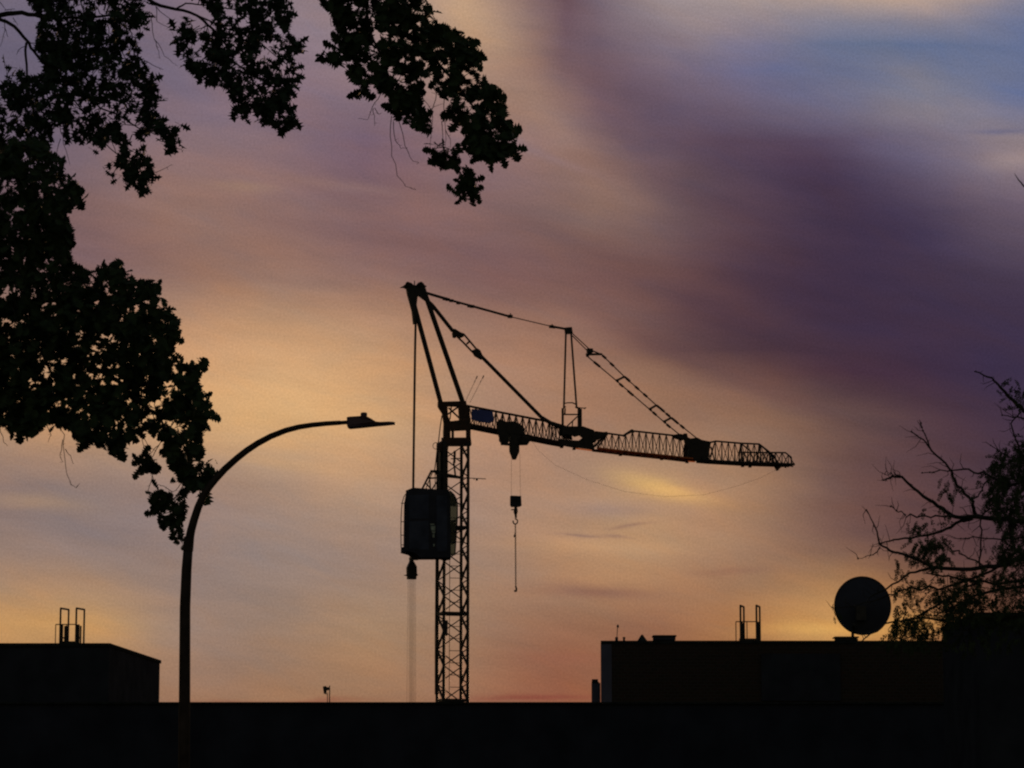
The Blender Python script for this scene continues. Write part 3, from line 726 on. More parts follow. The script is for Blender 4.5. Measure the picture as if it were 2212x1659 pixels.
def bough(parent, name_mat, Y, poly, ncl, lpc, size, shape, limbs, twigs, dep=1.4, holes=(), seed=1, wscale=1.0, bias=None):
    """poly/limbs/twigs measured in photo units; builds one bough (wood) with its foliage as a child"""
    r = random.Random(seed); s = pxm(Y)
    wood = MB(); skel = []
    for lb in limbs:
        pts = [at(x, y, Y + dz) for x, y, dz, rr in lb]; rad_ = [rr * s for *_, rr in lb]
        wp = wob(pts, .035, 3, r); rr2 = []
        for i in range(len(rad_) - 1):
            for k in range(3): rr2.append(rad_[i] + (rad_[i + 1] - rad_[i]) * k / 3)
        rr2.append(rad_[-1])
        wood.tube(wp, rr2, 7); skel += wp
    for tw in twigs:
        pts = [at(x, y, Y + r.uniform(-.1, .1)) for x, y in tw]
        wp = wob(pts, .05, 3, r); n = len(wp)
        wood.tube(wp, [(.95 - .6 * i / n) * s for i in range(n)], 5)
        for i in range(1, n):
            if r.random() < .3:
                q = wp[i]; e = q + rnd_dir(r) * 7 * s; wood.tube([q, e], [.5 * s, .3 * s], 4)
    fol = MB()
    xs_ = [p[0] for p in poly]; ys_ = [p[1] for p in poly]
    bx0, bx1, by0, by1 = min(xs_), max(xs_), min(ys_), max(ys_)
    made = 0; guard = 0
    while made < ncl and guard < ncl * 60:
        guard += 1
        x, y = r.uniform(bx0, bx1), r.uniform(by0, by1)
        if not inside(poly, x, y): continue
        if any((x - hx) ** 2 / hr ** 2 + (y - hy) ** 2 / (hr * .7) ** 2 < 1 for hx, hy, hr in holes): continue
        c = at(x, y, Y + r.uniform(-dep, dep)); made += 1
        # twig from nearest skeleton point
        if skel:
            k_ = min(skel, key=lambda q: (q - c).length_squared)
            dvec = k_ - c
            if dvec.length > 55 * s: dvec = dvec.normalized() * 55 * s * r.uniform(.6, 1); dvec.y *= .5
            sx, sy = proj(c + dvec * .6)
            if inside(poly, sx, sy): wood.tube(wob([c, c + dvec], .1, 3, r), [.7 * s, .9 * s, 1.1 * s, 1.3 * s], 4)
            outd = (-dvec).normalized()
        else: outd = rnd_dir(r)
        outd = (outd + Vector((0, 0, -.35))).normalized()
        for k in range(lpc):
            d = (outd * .7 + rnd_dir(r) * 1.0 + Vector((0, 0, -.25))).normalized()
            ln = size * s * r.uniform(.55, 1.2)
            b0_ = c + rnd_dir(r) * size * s * .3
            for tr_ in range(4):
                ok = True
                for fr in (.55, 1.0):
                    tx, ty = proj(b0_ + d * ln * fr)
                    if not inside(poly, tx, ty): ok = False
                if ok: break
                d = (rnd_dir(r) + Vector((0, 0, -.2))).normalized()
            if not ok and r.random() < .75: continue
            nr_ = (rnd_dir(r) + Vector((0, -1.1, .5))).normalized()
            leaf(fol, b0_, d, nr_, ln, shape, wscale * r.uniform(.8, 1.1), r.uniform(0, .25))
    # single leaves standing out all along the edge of the foliage
    cx_, cy_ = sum(xs_) / len(xs_), sum(ys_) / len(ys_)
    for (ax, ay), (bx, by) in zip(poly, poly[1:] + poly[:1]):
        ln_ = math.hypot(bx - ax, by - ay)
        if ln_ > 150: continue
        tt = r.uniform(0, size * .4)
        while tt < ln_:
            f_ = tt / ln_; ex, ey = ax + (bx - ax) * f_, ay + (by - ay) * f_
            nx_, ny_ = (by - ay) / ln_, -(bx - ax) / ln_
            if inside(poly, ex + nx_ * 3, ey + ny_ * 3): nx_, ny_ = -nx_, -ny_
            an = r.gauss(0, .55); dx2, dy2 = nx_ * math.cos(an) - ny_ * math.sin(an), nx_ * math.sin(an) + ny_ * math.cos(an) + .25
            dd_ = Vector((dx2, r.uniform(-.5, .5), -dy2)).normalized(); inset = size * r.uniform(.45, .95)
            b0_ = at(ex - nx_ * inset, ey - ny_ * inset, Y + r.uniform(-dep, dep) * .7)
            nr_ = (rnd_dir(r) * 1.1 + Vector((0, -1.0, .2))).normalized()
            leaf(fol, b0_, dd_, nr_, size * s * r.uniform(.65, 1.25), shape, wscale * r.uniform(.85, 1.1), r.uniform(-.1, .25))
            wood.tube([b0_, b0_ - dd_ * 9 * s], .5 * s, 4)
            tt += size * r.uniform(.35, 1.1)
    bo = wood.build("bough", M['bark'], parent)
    fol.build("foliage", name_mat, bo)
    return bo

# --- the rounded-leaf oak: trunk off the left edge, one bough overhead, one low mass
TY = 40.0
root = at(-760, 1760, TY); root.z = 0
oak = thing("oak_tree", root, "big oak with round-lobed leaves, its low bough ending against the street lamp bend", "tree")
s = pxm(TY)
def trunk(parent, pts, rads, n=14):
    m = MB(); m.tube(wob(pts, .02, 3), sum([[rads[i] + (rads[i + 1] - rads[i]) * k / 3 for k in range(3)] for i in range(len(rads) - 1)], []) + [rads[-1]], n)
    return m.build("trunk", M['bark'], parent, smooth=True)
trunk(oak, [root, at(-750, 1400, TY), at(-700, 1000, TY), at(-640, 600, TY), at(-560, 200, TY), at(-500, -200, TY), at(-460, -500, TY)], [.42, .34, .3, .26, .2, .14, .07])
P5 = [(-260, 360), (-100, 320), (0, 330), (50, 300), (100, 305), (118, 335), (142, 342), (138, 375), (165, 395), (190, 413), (178, 432), (160, 455), (140, 462), (158, 492), (157, 530), (148, 545), (160, 575), (200, 580), (215, 573), (240, 562), (268, 575), (285, 600), (300, 598), (345, 603), (347, 625), (340, 650), (368, 650), (375, 680), (390, 694), (390, 730), (374, 740), (378, 762), (400, 780), (412, 772), (440, 783), (438, 805), (430, 828), (446, 846), (450, 858), (445, 880), (462, 915), (450, 932), (437, 930), (440, 985), (458, 1000), (466, 1030), (452, 1068), (410, 1065), (388, 1042), (372, 1010), (352, 985), (360, 962), (343, 940), (310, 932), (285, 945), (270, 975), (242, 985), (220, 965), (205, 955), (190, 968), (165, 962), (160, 930), (130, 925), (100, 912), (75, 948), (45, 935), (25, 945), (0, 915), (-120, 930), (-260, 880)]
P3 = [(640, -200), (860, -240), (930, -60), (926, 0), (934, 12), (945, 40), (955, 54), (1003, 56), (1001, 82), (1017, 87), (1034, 104), (1038, 131), (1024, 160), (1055, 166), (1078, 192), (1099, 236), (1084, 262), (1113, 274), (1117, 334), (1083, 342), (1066, 351), (1023, 346), (1012, 300), (990, 272), (966, 262), (972, 205), (952, 212), (930, 166), (911, 166), (904, 219), (943, 283), (924, 292), (875, 273), (869, 243), (850, 252), (833, 238), (822, 208), (800, 180), (790, 216), (773, 213), (757, 166), (732, 138), (699, 132), (686, 122), (722, 90), (724, 35), (690, 5), (665, -60)]
P4a = [(929, 315), (943, 303), (984, 312), (1022, 312), (1022, 322), (990, 333), (996, 372), (973, 368), (951, 364), (935, 348)]
P4b = [(995, 376), (1012, 358), (1034, 382), (1018, 396), (1030, 402), (1045, 425), (1028, 436), (998, 436), (976, 408), (994, 386)]
P6 = [(284, 992), (315, 975), (345, 1008), (342, 1026), (300, 1022)]
P7 = [(325, 1085), (335, 1058), (395, 1060), (402, 1100), (400, 1140), (395, 1180), (375, 1170), (345, 1140), (350, 1115), (325, 1112)]
bough(oak, M['leaf'], TY, P5, 1500, 5, 34, ROUND,
      [[(-690, 900, 0, 14), (-400, 760, -.3, 11), (-150, 700, .2, 9), (60, 720, .4, 7), (220, 800, 0, 5), (340, 900, -.2, 3), (400, 1000, 0, 1.6)],
       [(-150, 700, .2, 6), (40, 640, .6, 5), (160, 660, .3, 3.6), (250, 640, 0, 2.4), (330, 660, 0, 1.4)],
       [(-150, 700, .2, 6), (0, 540, -.4, 4), (90, 440, -.4, 2.4), (150, 420, -.3, 1.4)], [(60, 720, .4, 4), (140, 850, .2, 2.6), (240, 930, 0, 1.6)], [(220, 800, 0, 3), (340, 780, .3, 2), (420, 800, .2, 1.2)]],
      [[(111, 896), (135.7, 937.8), (144, 1016), (152, 1044.8), (164.5, 1053.8), (172.7, 1044)], [(135.7, 950), (129.5, 983), (136, 998)], [(141, 970), (152, 985), (158, 1002)], [(0, 925), (8, 954), (16.4, 963)], [(308.4, 935), (310.5, 983)], [(300, 930), (318, 960), (338, 975)],
       [(329, 1028), (320.7, 1057), (327, 1079.7)], [(312, 975), (330, 1030), (345, 1065)], [(52, 920), (46, 950), (40, 958)], [(395, 1040), (380, 1058), (360, 1068)], [(209, 572), (232, 577)], [(98, 905), (110, 940), (104, 955)]],
      dep=1.5, seed=3, wscale=1.05, holes=[(72, 470, 12), (62, 735, 20), (20, 765, 9), (190, 690, 8), (470, 700, 0.1), (150, 890, 7), (330, 870, 12), (345, 905, 10), (235, 905, 7), (15, 905, 10), (395, 710, 8), (50, 460, 10)])
bough(oak, M['leaf'], TY, P6, 9, 5, 28, ROUND, [[(350, 950, 0, 1), (330, 985, 0, .9), (305, 1008, 0, .7)]], [[(345, 960), (318, 985)]], dep=.3, seed=5)
bough(oak, M['leaf'], TY, P7, 26, 5, 31, ROUND, [[(400, 1040, 0, 1.2), (375, 1080, 0, .9), (385, 1150, 0, .6)]], [[(372, 1062), (352, 1050), (340, 1046)]], dep=.3, seed=6)
bough(oak, M['leaf'], TY, P3, 480, 5, 34, ROUND,
      [[(-540, -150, 0, 15), (-200, -420, .5, 12), (200, -460, .5, 10), (560, -300, 0, 8), (740, -90, 0, 6), (860, 60, .1, 4.5), (960, 150, 0, 3.4), (1030, 240, 0, 2.2), (1080, 310, 0, 1.2)],
       [(780, -40, 0, 4), (800, 80, 0, 3), (850, 190, 0, 1.6)], [(740, -90, 0, 3.4), (735, 60, 0, 2), (720, 110, 0, 1)], [(860, 60, 0, 3), (900, 20, 0, 1.8), (920, 0, 0, 1)]],
      [[(846, 250), (844.5, 315), (858, 378), (877, 403), (899, 409.8)], [(857, 247), (874.6, 315), (891, 348), (904.8, 351)], [(850, 262), (855.4, 304), (866, 320.7), (880, 319)], [(822, 203), (803, 233), (795, 259), (773, 256)], [(806, 234), (808, 250), (809, 272)], [(809, 233), (818, 246), (822.5, 246)],
       [(943, 195), (932, 255), (929.4, 318)], [(959.6, 214), (962, 260), (961, 320)], [(954, 262), (956, 300), (953, 318)], [(962, 280), (973, 300), (974, 318)], [(904.8, 156), (913, 178), (904.8, 192), (888, 189)], [(908, 190), (916, 215), (932, 236), (957, 224)], [(690, 8), (700, 18), (713, 27)], [(724, 30), (713, 42), (716, 58)], [(756, 90), (757, 105)]],
      dep=.9, seed=11, wscale=1.08, holes=[(760, 110, 10), (866, 58, 0.1), (905, 235, .1), (868, 172, 6), (780, 35, 6)])
bough(oak, M['leaf'], TY, P4a, 14, 5, 28, ROUND, [[(960, 318, 0, 1), (990, 330, 0, .9), (980, 365, 0, .8)]], [[(980, 362), (990, 375), (1004, 392)]], dep=.2, seed=12)
bough(oak, M['leaf'], TY, P4b, 12, 5, 30, ROUND, [[(1002, 380, 0, 1), (1012, 405, 0, .8), (1020, 438, 0, .5)]], [[(1014, 400), (1025, 440)]], dep=.2, seed=13)

# --- the pointed-leaf oak behind it
TY2 = 45.0
root = at(-420, 1760, TY2); root.z = 0
oak2 = thing("oak_tree", root, "oak with small sharply pointed leaves filling the upper left corner", "tree")
trunk(oak2, [root, at(-425, 1400, TY2), at(-400, 1000, TY2), at(-380, 600, TY2), at(-330, 200, TY2), at(-250, -150, TY2), at(-150, -420, TY2)], [.36, .3, .26, .22, .17, .12, .06])
P1 = [(-260, -200), (330, -180), (332, 0), (328, 40), (312, 75), (300, 110), (322, 150), (312, 175), (345, 182), (328, 205), (346, 190), (345, 225), (322, 232), (350, 252), (352, 272), (376, 268), (402, 284), (378, 300), (383, 326), (360, 327), (345, 300), (330, 285), (300, 312), (325, 335), (337, 362), (336, 395), (320, 418), (298, 418), (270, 395), (262, 352), (240, 395), (238, 375), (250, 345), (262, 320), (230, 300), (222, 330), (196, 312), (180, 318), (140, 300), (132, 270), (112, 275), (118, 312), (80, 330), (0, 340), (-200, 340), (-220, 200), (0, 178), (20, 128), (60, 165), (100, 160), (80, 110), (70, 70), (90, 45), (60, 0)]
P2 = [(330, -180), (640, -160), (632, 0), (636, 30), (620, 60), (655, 92), (656, 112), (636, 120), (652, 152), (648, 182), (628, 190), (640, 205), (620, 225), (642, 250), (645, 275), (615, 282), (605, 297), (585, 275), (560, 268), (545, 240), (540, 262), (522, 245), (502, 238), (500, 205), (480, 188), (455, 185), (425, 178), (412, 160), (395, 150), (385, 112), (360, 95), (368, 50), (400, 35), (440, 60), (470, 70), (450, 20), (400, -5), (345, -20)]
bough(oak2, M['leaf2'], TY2, P1, 780, 7, 27, SPIKY,
      [[(-320, 120, 0, 13), (-120, 20, 0, 9), (0, 32, 0, 6), (46, 27, 0, 5), (90, 36, 0, 4.4), (150, 40, 0, 3.4), (260, 30, 0, 2.4)],
       [(-20, 30, 0, 4.4), (30, 57.6, 0, 3.8), (63, 93, 0, 3.4), (70, 110, 0, 3.2), (130, 170, .3, 2.6), (220, 230, .3, 2), (320, 290, 0, 1.2)],
       [(57, 92, 0, 3), (55, 140, 0, 2.6), (60, 220, 0, 2), (110, 280, 0, 1.2)], [(130, 170, .3, 2), (200, 280, 0, 1.4), (260, 340, 0, 1), (300, 380, 0, .8)]],
      [[(11, 40), (10, 68), (0, 101)], [(10, 60), (17, 80)], [(28, 38), (38, 53)], [(10, 22), (32, 19)], [(-6, 0), (12, 20)], [(60, 95), (40, 108), (36, 118)], [(323.5, 372.8), (345, 370), (370, 356)], [(129, 270), (137, 310), (151, 356)], [(131, 300), (121, 337)], [(240, 300), (250, 330), (275, 362)], [(375, 318), (392, 322), (395, 330)], [(330, 232), (353, 150)][:0] or [(310, 130), (340, 145), (353, 151)],
       [(326, 38), (334, 82), (356, 120.6), (383.7, 142.5)], [(337, 13.7), (340, 46.6), (372.8, 65.8)], [(334, 85), (341, 105), (346, 126)], [(338, 15), (365, 40), (378, 55)], [(0, 205), (30, 212), (55, 225)], [(160, 215), (185, 245), (200, 262)]],
      dep=1.3, seed=21, holes=[(27, 70, 26), (45, 190, 14), (112, 20, 9), (36, 245, 14), (20, 275, 10), (165, 245, 10), (60, 130, 12), (130, 240, 8), (215, 85, 8), (105, 70, 8), (110, 115, 8), (250, 262, 7), (165, 270, 9), (145, 200, 7)])
bough(oak2, M['leaf2'], TY2, P2, 390, 7, 27, SPIKY,
      [[(-260, -150, 0, 11), (0, -220, .3, 8), (200, -80, .2, 6), (331.7, 8, 0, 4), (381, 19, 0, 3.4), (425, 33, 0, 3), (460.5, 63, 0, 2.8), (490.6, 101, 0, 2.2), (507, 131.6, 0, 2), (560, 190, 0, 1.5), (590, 250, 0, 1)],
       [(381, 19, 0, 2.2), (400, 8, 0, 1.8), (440, 10, 0, 1.4), (520, 20, 0, 1.2), (590, 60, 0, 1)], [(425, 33, 0, 2), (490, 60, 0, 1.6), (560, 90, 0, 1.2), (620, 140, 0, .8)]],
      [[(440, 40), (455, 80), (470, 100)], [(470, 75), (490, 120), (500, 150)], [(445, 42), (442, 70)]],
      dep=.9, seed=22, holes=[(575, 35, 12), (470, 100, 7), (545, 120, 5), (395, 30, 8), (490, 42, 9), (590, 170, 6)])

# --- honey locust on the right
TY3 = 34.0
s = pxm(TY3)
root = at(2560, 1760, TY3); root.z = 0
loc = thing("locust_tree", root, "sparse thorny locust tree reaching in from the right edge across the dish", "tree")
trunk(loc, [root, at(2550, 1400, TY3), at(2520, 1100, TY3), at(2500, 800, TY3), at(2480, 500, TY3)], [.2, .17, .14, .11, .06])
Bl = [
 ([(2500, 1000), (2320, 940), (2212, 886.7), (2181, 858.6), (2161, 836.4), (2141, 816.3), (2104.8, 802.2)], 5, 1),
 ([(2330, 930), (2212, 903), (2165, 896.8)], 2, .7), ([(2260, 1040), (2209, 991), (2195, 955), (2183, 915), (2205, 890)], 2.2, 1),
 ([(2116, 1118), (2106.8, 1112), (2100.7, 1083.8), (2068.6, 1047.6), (2050.5, 1009.4), (2012.3, 973.2), (1996, 951), (1968, 931)], 3.6, .9), ([(2012, 973), (1998, 939), (1986, 906.8)], 1.6, .6),
 ([(2137, 1027.5), (2092.7, 1013.4), (2044.4, 1015.4), (1992, 1021.4)], 2, .7), ([(2260, 1030), (2180, 1050), (2137, 1027.5)], 3, 2),
 ([(2520, 1160), (2360, 1130), (2197, 1124), (2116.8, 1116), (2064.5, 1118), (2036.4, 1099.9), (1996, 1071.7), (1947.9, 1029.5), (1925, 1030), (1907.7, 1037.5)], 5.5, 1.3), ([(1950, 1031), (1930, 1024), (1911, 1024)], 1.1, .5),
 ([(2060, 1115), (2012, 1114), (1956, 1114), (1940, 1106), (1924, 1094)], 1.8, .6),
 ([(2100, 1120), (2076.6, 1126), (2032.4, 1148), (1980, 1160), (1930, 1166), (1899.6, 1174)], 3.4, 1.1),
 ([(2440, 1240), (2300, 1190), (2212, 1204), (2165, 1220.5), (2100.7, 1228.6), (2012, 1226.6), (1972, 1204.4), (1927.8, 1192), (1901, 1176), (1891.6, 1140), (1871.5, 1099.9)], 5.5, .7),
 ([(1901, 1184), (1887.6, 1198.4), (1853.4, 1206.5)], 1.2, .4), ([(2012, 1226), (1968, 1238.6), (1912.5, 1272.8), (1880, 1290)], 2.4, 1),
 ([(2200, 1190), (2141, 1235), (2044, 1268.8), (1972, 1268.8), (1919.7, 1285), (1850, 1310), (1803, 1315)], 2.6, .6),
 ([(2300, 1300), (2180, 1335), (2112.8, 1337), (2044, 1341), (1980, 1333), (1913.7, 1349), (1871.5, 1377.4), (1850, 1392)], 3.2, .8), ([(1980, 1333), (2020, 1310), (2060, 1290), (2120, 1250)], 2, 2),
 ([(2212, 1160), (2165, 1164), (2100, 1160), (2068.6, 1164)], 1.6, .7), ([(2116, 1222), (2119, 1170), (2118.8, 1122)], 1.6, 1.2), ([(2125, 1223), (2085, 1200), (2052, 1184), (2036, 1172)], 1.5, .8),
 ([(2160, 1320), (2100, 1355), (2060.5, 1375), (2040, 1390)], 2.2, 1), ([(2212, 1204), (2190, 1180), (2178, 1120)], 2.5, 2), ([(2150, 1225), (2180, 1180), (2190, 1150)], 1.5, 1),
 ([(2116, 1116), (2150, 1090), (2166, 1082)], 1.4, .7), ([(2100, 1083), (2120, 1060), (2137, 1027)], 1.4, 1), ([(2260, 1010), (2170, 982), (2140, 962)], 1.3, .5), ([(2230, 1255), (2150, 1260), (2050, 1245), (2000, 1238)], 3, 1.2),
 ([(2300, 1270), (2212, 1268), (2120, 1282), (2060, 1310), (2020, 1330)], 4, 1.2) ]
m = MB(); q = wob([at(x, y, TY3) for x, y in [(2484, 560), (2330, 450), (2240, 420), (2212, 402), (2200, 388), (2193, 378)]], .03, 4); m.tube(q, [(3.4 - 2.7 * i / (len(q) - 1)) * s for i in range(len(q))], 6)
for i in (-2, -4, -5, -8): m.tube([q[i], q[i] + Vector((-.02, 0, .035))], [.9 * s, .3 * s], 4)
m.build("branch", M['bark'], loc)
r = random.Random(5)
wood = MB(); nodes = []
for pts, ra, rb in Bl:
    q = wob([at(x, y, TY3 + r.uniform(-.5, .5) * (1 if ra < 3 else .4)) for x, y in pts], .035, 4, r); n = len(q)
    wood.tube(q, [1.3 * (ra + (rb - ra) * i / (n - 1)) * s for i in range(n)], 6)
    for i in range(1, n):
        nodes.append((q[i], (q[i] - q[i - 1]).normalized()))
        if r.random() < .55:      # thorns and spur twigs
            e = q[i] + (rnd_dir(r) + (q[i] - q[i - 1]).normalized() * .6) * r.uniform(3, 9) * s
            wood.tube([q[i], e], [.8 * s, .25 * s], 4)
        if r.random() < .35: wood.ball(q[i], r.uniform(1.4, 2.4) * s, 6, 4)
        if r.random() < .7:
            d = (rnd_dir(r) + Vector((-.5, 0, .1))).normalized(); a = q[i]; mid_ = a + d * r.uniform(10, 24) * s; e = mid_ + (d + rnd_dir(r) * .7).normalized() * r.uniform(8, 28) * s
            wood.tube([a, mid_, e], [.9 * s, .7 * s, .3 * s], 4); nodes.append((mid_, d))
bw = wood.build("branches", M['bark'], loc)
fol = MB()
def frond(mb, p, d, ln):
    """one hanging compound leaf with paired leaflets"""
    npair = 8; q = p; dd = d.normalized(); step = ln / npair; pl = [Vector(p)]
    for k in range(npair):
        dd = (dd + Vector((0, 0, -.16)) + rnd_dir(r) * .07).normalized(); q = q + dd * step; pl.append(Vector(q))
        side = dd.cross(Vector((r.uniform(-.3, .3), -1, r.uniform(-.3, .3)))).normalized()
        for sg in (-1, 1):
            if r.random() < .12: continue
            ld = (side * sg + dd * .55 + rnd_dir(r) * .3).normalized(); l_ = ln * .2 * r.uniform(.8, 1.15) * math.sin(math.pi * (.25 + .6 * k / npair))
            w_ = ld.cross(Vector((0, -1, 0)) + rnd_dir(r) * .5).normalized() * l_ * .24
            mb.add([q, q + ld * l_ * .3 + w_, q + ld * l_ * .8 + w_ * .8, q + ld * l_, q + ld * l_ * .8 - w_ * .8, q + ld * l_ * .3 - w_], [(0, 1, 2, 3, 4, 5)])
    mb.tube(pl, .3 * s, 3, False)
REG = [([(1930, 1260), (2030, 1235), (2120, 1230), (2212, 1160), (2330, 1150), (2330, 1400), (1905, 1392), (1930, 1340)], 560, 31),
       ([(1965, 1175), (2035, 1150), (2050, 1215), (2000, 1225), (1965, 1200)], 105, 28), ([(2020, 1270), (2085, 1270), (2110, 1330), (2030, 1345)], 130, 30),
       ([(1930, 1335), (2000, 1330), (2010, 1392), (1912, 1392)], 110, 28), ([(1935, 1185), (1975, 1195), (1960, 1245), (1925, 1230)], 12, 28), ([(1955, 1120), (2035, 1112), (2010, 1165), (1965, 1165)], 16, 30),
       ([(2035, 1020), (2060, 1010), (2075, 1070), (2035, 1085)], 16, 28), ([(2090, 1030), (2140, 1035), (2130, 1085), (2095, 1075)], 10, 24), ([(2020, 1090), (2060, 1090), (2065, 1130), (2030, 1130)], 7, 26),
       ([(2140, 985), (2180, 960), (2225, 940), (2330, 960), (2330, 1130), (2150, 1120), (2130, 1070)], 1000, 28), ([(2180, 820), (2290, 800), (2290, 900), (2185, 885)], 70, 28), ([(2160, 850), (2185, 860), (2175, 880)], 3, 22),
       ([(2170, 1110), (2330, 1100), (2330, 1190), (2160, 1210)], 260, 30), ([(1798, 1300), (1806, 1300), (1806, 1316), (1798, 1316)], 3, 18), ([(1800, 1325), (1812, 1325), (1812, 1345), (1800, 1345)], 3, 20), ([(2100, 1150), (2200, 1160), (2190, 1225), (2110, 1220)], 6, 24),
       ([(2060, 1230), (2330, 1200), (2330, 1380), (2060, 1330)], 300, 30)]
for poly, cnt, ln in REG:
    xs_ = [p[0] for p in poly]; ys_ = [p[1] for p in poly]; made = 0
    while made < cnt:
        x, y = r.uniform(min(xs_), max(xs_)), r.uniform(min(ys_), max(ys_))
        if not inside(poly, x, y): continue
        made += 1
        frond(fol, at(x, y, TY3 + r.uniform(-.7, .7)), (rnd_dir(r) + Vector((-.1, 0, -.5))).normalized(), ln * s * r.uniform(.7, 1.1))
fol.build("foliage", M['leaf3'], loc)

# --- out-of-frame-edge shrub mass right foreground top (dark conifer tip)
# ================================================================== sky
GX = [0, 200, 400, 600, 800, 1000, 1100, 1200, 1300, 1400, 1500, 1600, 1800, 2000, 2212]
GY = [0, 75, 150, 225, 300, 375, 450, 600, 750, 820, 900, 1050, 1200, 1350, 1500]
G = [
 [(112,104,122),(116,106,124),(128,112,126),(140,124,132),(152,132,134),(186,157,133),(150,125,120),(106,83,93),(126,110,119),(150,137,140),(160,145,144),(166,150,145),(176,156,146),(180,160,150),(128,129,150)],
 [(108,100,118),(113,103,121),(125,110,124),(139,121,130),(151,130,131),(186,153,128),(168,138,120),(116,92,98),(114,97,108),(138,123,130),(142,130,138),(136,126,140),(112,119,144),(108,118,147),(104,115,148)],
 [(105,97,115),(110,100,118),(122,108,122),(138,118,128),(150,126,128),(170,140,122),(157,127,113),(126,101,103),(112,90,100),(118,100,112),(116,106,126),(108,108,138),(106,113,142),(114,120,144),(106,116,147)],
 [(107,96,112),(114,101,117),(126,109,122),(135,114,126),(131,110,119),(155,126,118),(158,129,114),(142,114,107),(114,91,99),(104,85,98),(108,92,108),(106,96,118),(114,111,134),(130,127,140),(106,115,150)],
 [(108,95,110),(120,103,114),(136,113,117),(134,111,118),(118,97,112),(138,112,114),(146,119,118),(147,120,115),(128,102,101),(106,86,97),(96,78,94),(88,72,92),(92,78,100),(116,109,130),(142,130,136)],
 [(110,93,105),(126,104,108),(142,114,111),(138,110,111),(123,97,105),(134,106,107),(137,110,110),(138,111,107),(136,109,103),(122,97,98),(98,79,88),(85,68,85),(72,58,80),(100,88,108),(132,117,126)],
 [(112,92,100),(130,104,104),(146,116,107),(142,111,105),(129,101,102),(134,104,102),(133,104,100),(132,104,98),(136,108,98),(118,94,93),(101,80,85),(90,70,82),(68,54,75),(75,63,85),(106,93,110)],
 [(130,102,98),(134,104,100),(148,115,102),(154,120,104),(142,110,102),(126,96,93),(124,93,91),(122,92,89),(119,88,86),(112,84,83),(95,70,76),(78,58,71),(64,50,71),(66,53,74),(72,60,80)],
 [(178,140,108),(190,148,112),(202,158,119),(206,163,121),(198,155,117),(168,130,107),(162,124,103),(156,119,100),(142,107,92),(118,88,81),(96,70,70),(80,58,65),(69,51,68),(66,50,70),(62,50,73)],
 [(186,145,108),(194,151,112),(206,162,119),(212,169,123),(206,163,120),(178,140,113),(172,133,109),(166,128,104),(160,122,100),(153,116,93),(139,104,87),(120,88,78),(80,57,66),(68,50,68),(60,48,70)],
 [(190,148,108),(196,153,112),(208,165,119),(216,174,124),(208,165,121),(182,143,114),(174,134,108),(166,128,104),(159,122,99),(153,118,96),(150,115,94),(143,110,91),(108,83,77),(84,62,69),(66,51,70)],
 [(142,122,116),(146,126,118),(160,133,118),(170,142,122),(186,151,121),(172,139,118),(172,138,115),(172,137,113),(174,140,114),(182,146,112),(176,138,108),(162,127,100),(112,85,79),(94,68,69),(72,54,63)],
 [(152,129,116),(146,126,118),(146,127,120),(150,131,122),(153,131,119),(159,132,114),(166,133,110),(176,138,108),(180,141,107),(180,140,105),(172,131,100),(160,122,95),(136,101,82),(100,71,66),(76,56,60)],
 [(192,148,98),(186,147,103),(156,130,113),(154,129,112),(166,133,104),(160,127,102),(156,118,94),(150,110,87),(149,107,82),(150,106,81),(158,113,81),(166,120,80),(202,152,92),(160,112,72),(110,75,60)],
 [(172,131,95),(162,124,95),(158,122,98),(158,120,92),(162,122,92),(156,114,88),(152,104,80),(146,94,72),(148,97,72),(150,100,72),(155,106,73),(160,112,74),(180,130,78),(140,95,62),(90,60,48)],
]
def lin(c): c /= 255.0; return c / 12.92 if c <= .04045 else ((c + .055) / 1.055) ** 2.4
A = np.array([[[lin(c) for c in px_] for px_ in row] for row in G])
def cr(arr, n_out, pos, out):       # Catmull-Rom along axis 0 with even spacing in index
    res = []
    for o_ in out:
        k = np.searchsorted(pos, o_, side='right') - 1; k = min(max(k, 0), len(pos) - 2)
        t_ = (o_ - pos[k]) / (pos[k + 1] - pos[k])
        p = [arr[min(max(k + d_, 0), len(pos) - 1)] for d_ in (-1, 0, 1, 2)]
        res.append(.5 * (2 * p[1] + (-p[0] + p[2]) * t_ + (2 * p[0] - 5 * p[1] + 4 * p[2] - p[3]) * t_ ** 2 + (-p[0] + 3 * p[1] - 3 * p[2] + p[3]) * t_ ** 3))
    return np.clip(np.array(res), .002, 1)
NX, NY = 32, 31
ox = np.linspace(0, 2212, NX); oy = np.linspace(0, 1500, NY)
A = cr(A, NY, GY, oy)
A = np.swapaxes(cr(np.swapaxes(A, 0, 1), NX, GX, ox), 0, 1)

world = bpy.data.worlds.new("World"); sc.world = world; world.use_nodes = True
nt = world.node_tree; nt.nodes.clear()
N_ = nt.nodes.new; Lk = nt.links.new
def val(x):
    return x
def mth(op, a, b_=None, c_=None, clamp=False):
    n = N_("ShaderNodeMath"); n.operation = op; n.use_clamp = clamp
    for i, v_ in enumerate((a, b_, c_)):
        if v_ is None: continue
        if isinstance(v_, (int, float)): n.inputs[i].default_value = v_
        else: Lk(v_, n.inputs[i])
    return n.outputs[0]
tc = N_("ShaderNodeTexCoord"); sep = N_("ShaderNodeSeparateXYZ"); Lk(tc.outputs["Generated"], sep.inputs[0])
X, Y_, Zc = sep.outputs
el = mth('ARCTAN2', Zc, Y_)
rr = mth('SQRT', mth('ADD', mth('MULTIPLY', Y_, Y_), mth('MULTIPLY', Zc, Zc)))
pxn = mth('ADD', mth('MULTIPLY', mth('DIVIDE', X, mth('MAXIMUM', rr, .05)), F), W / 2)
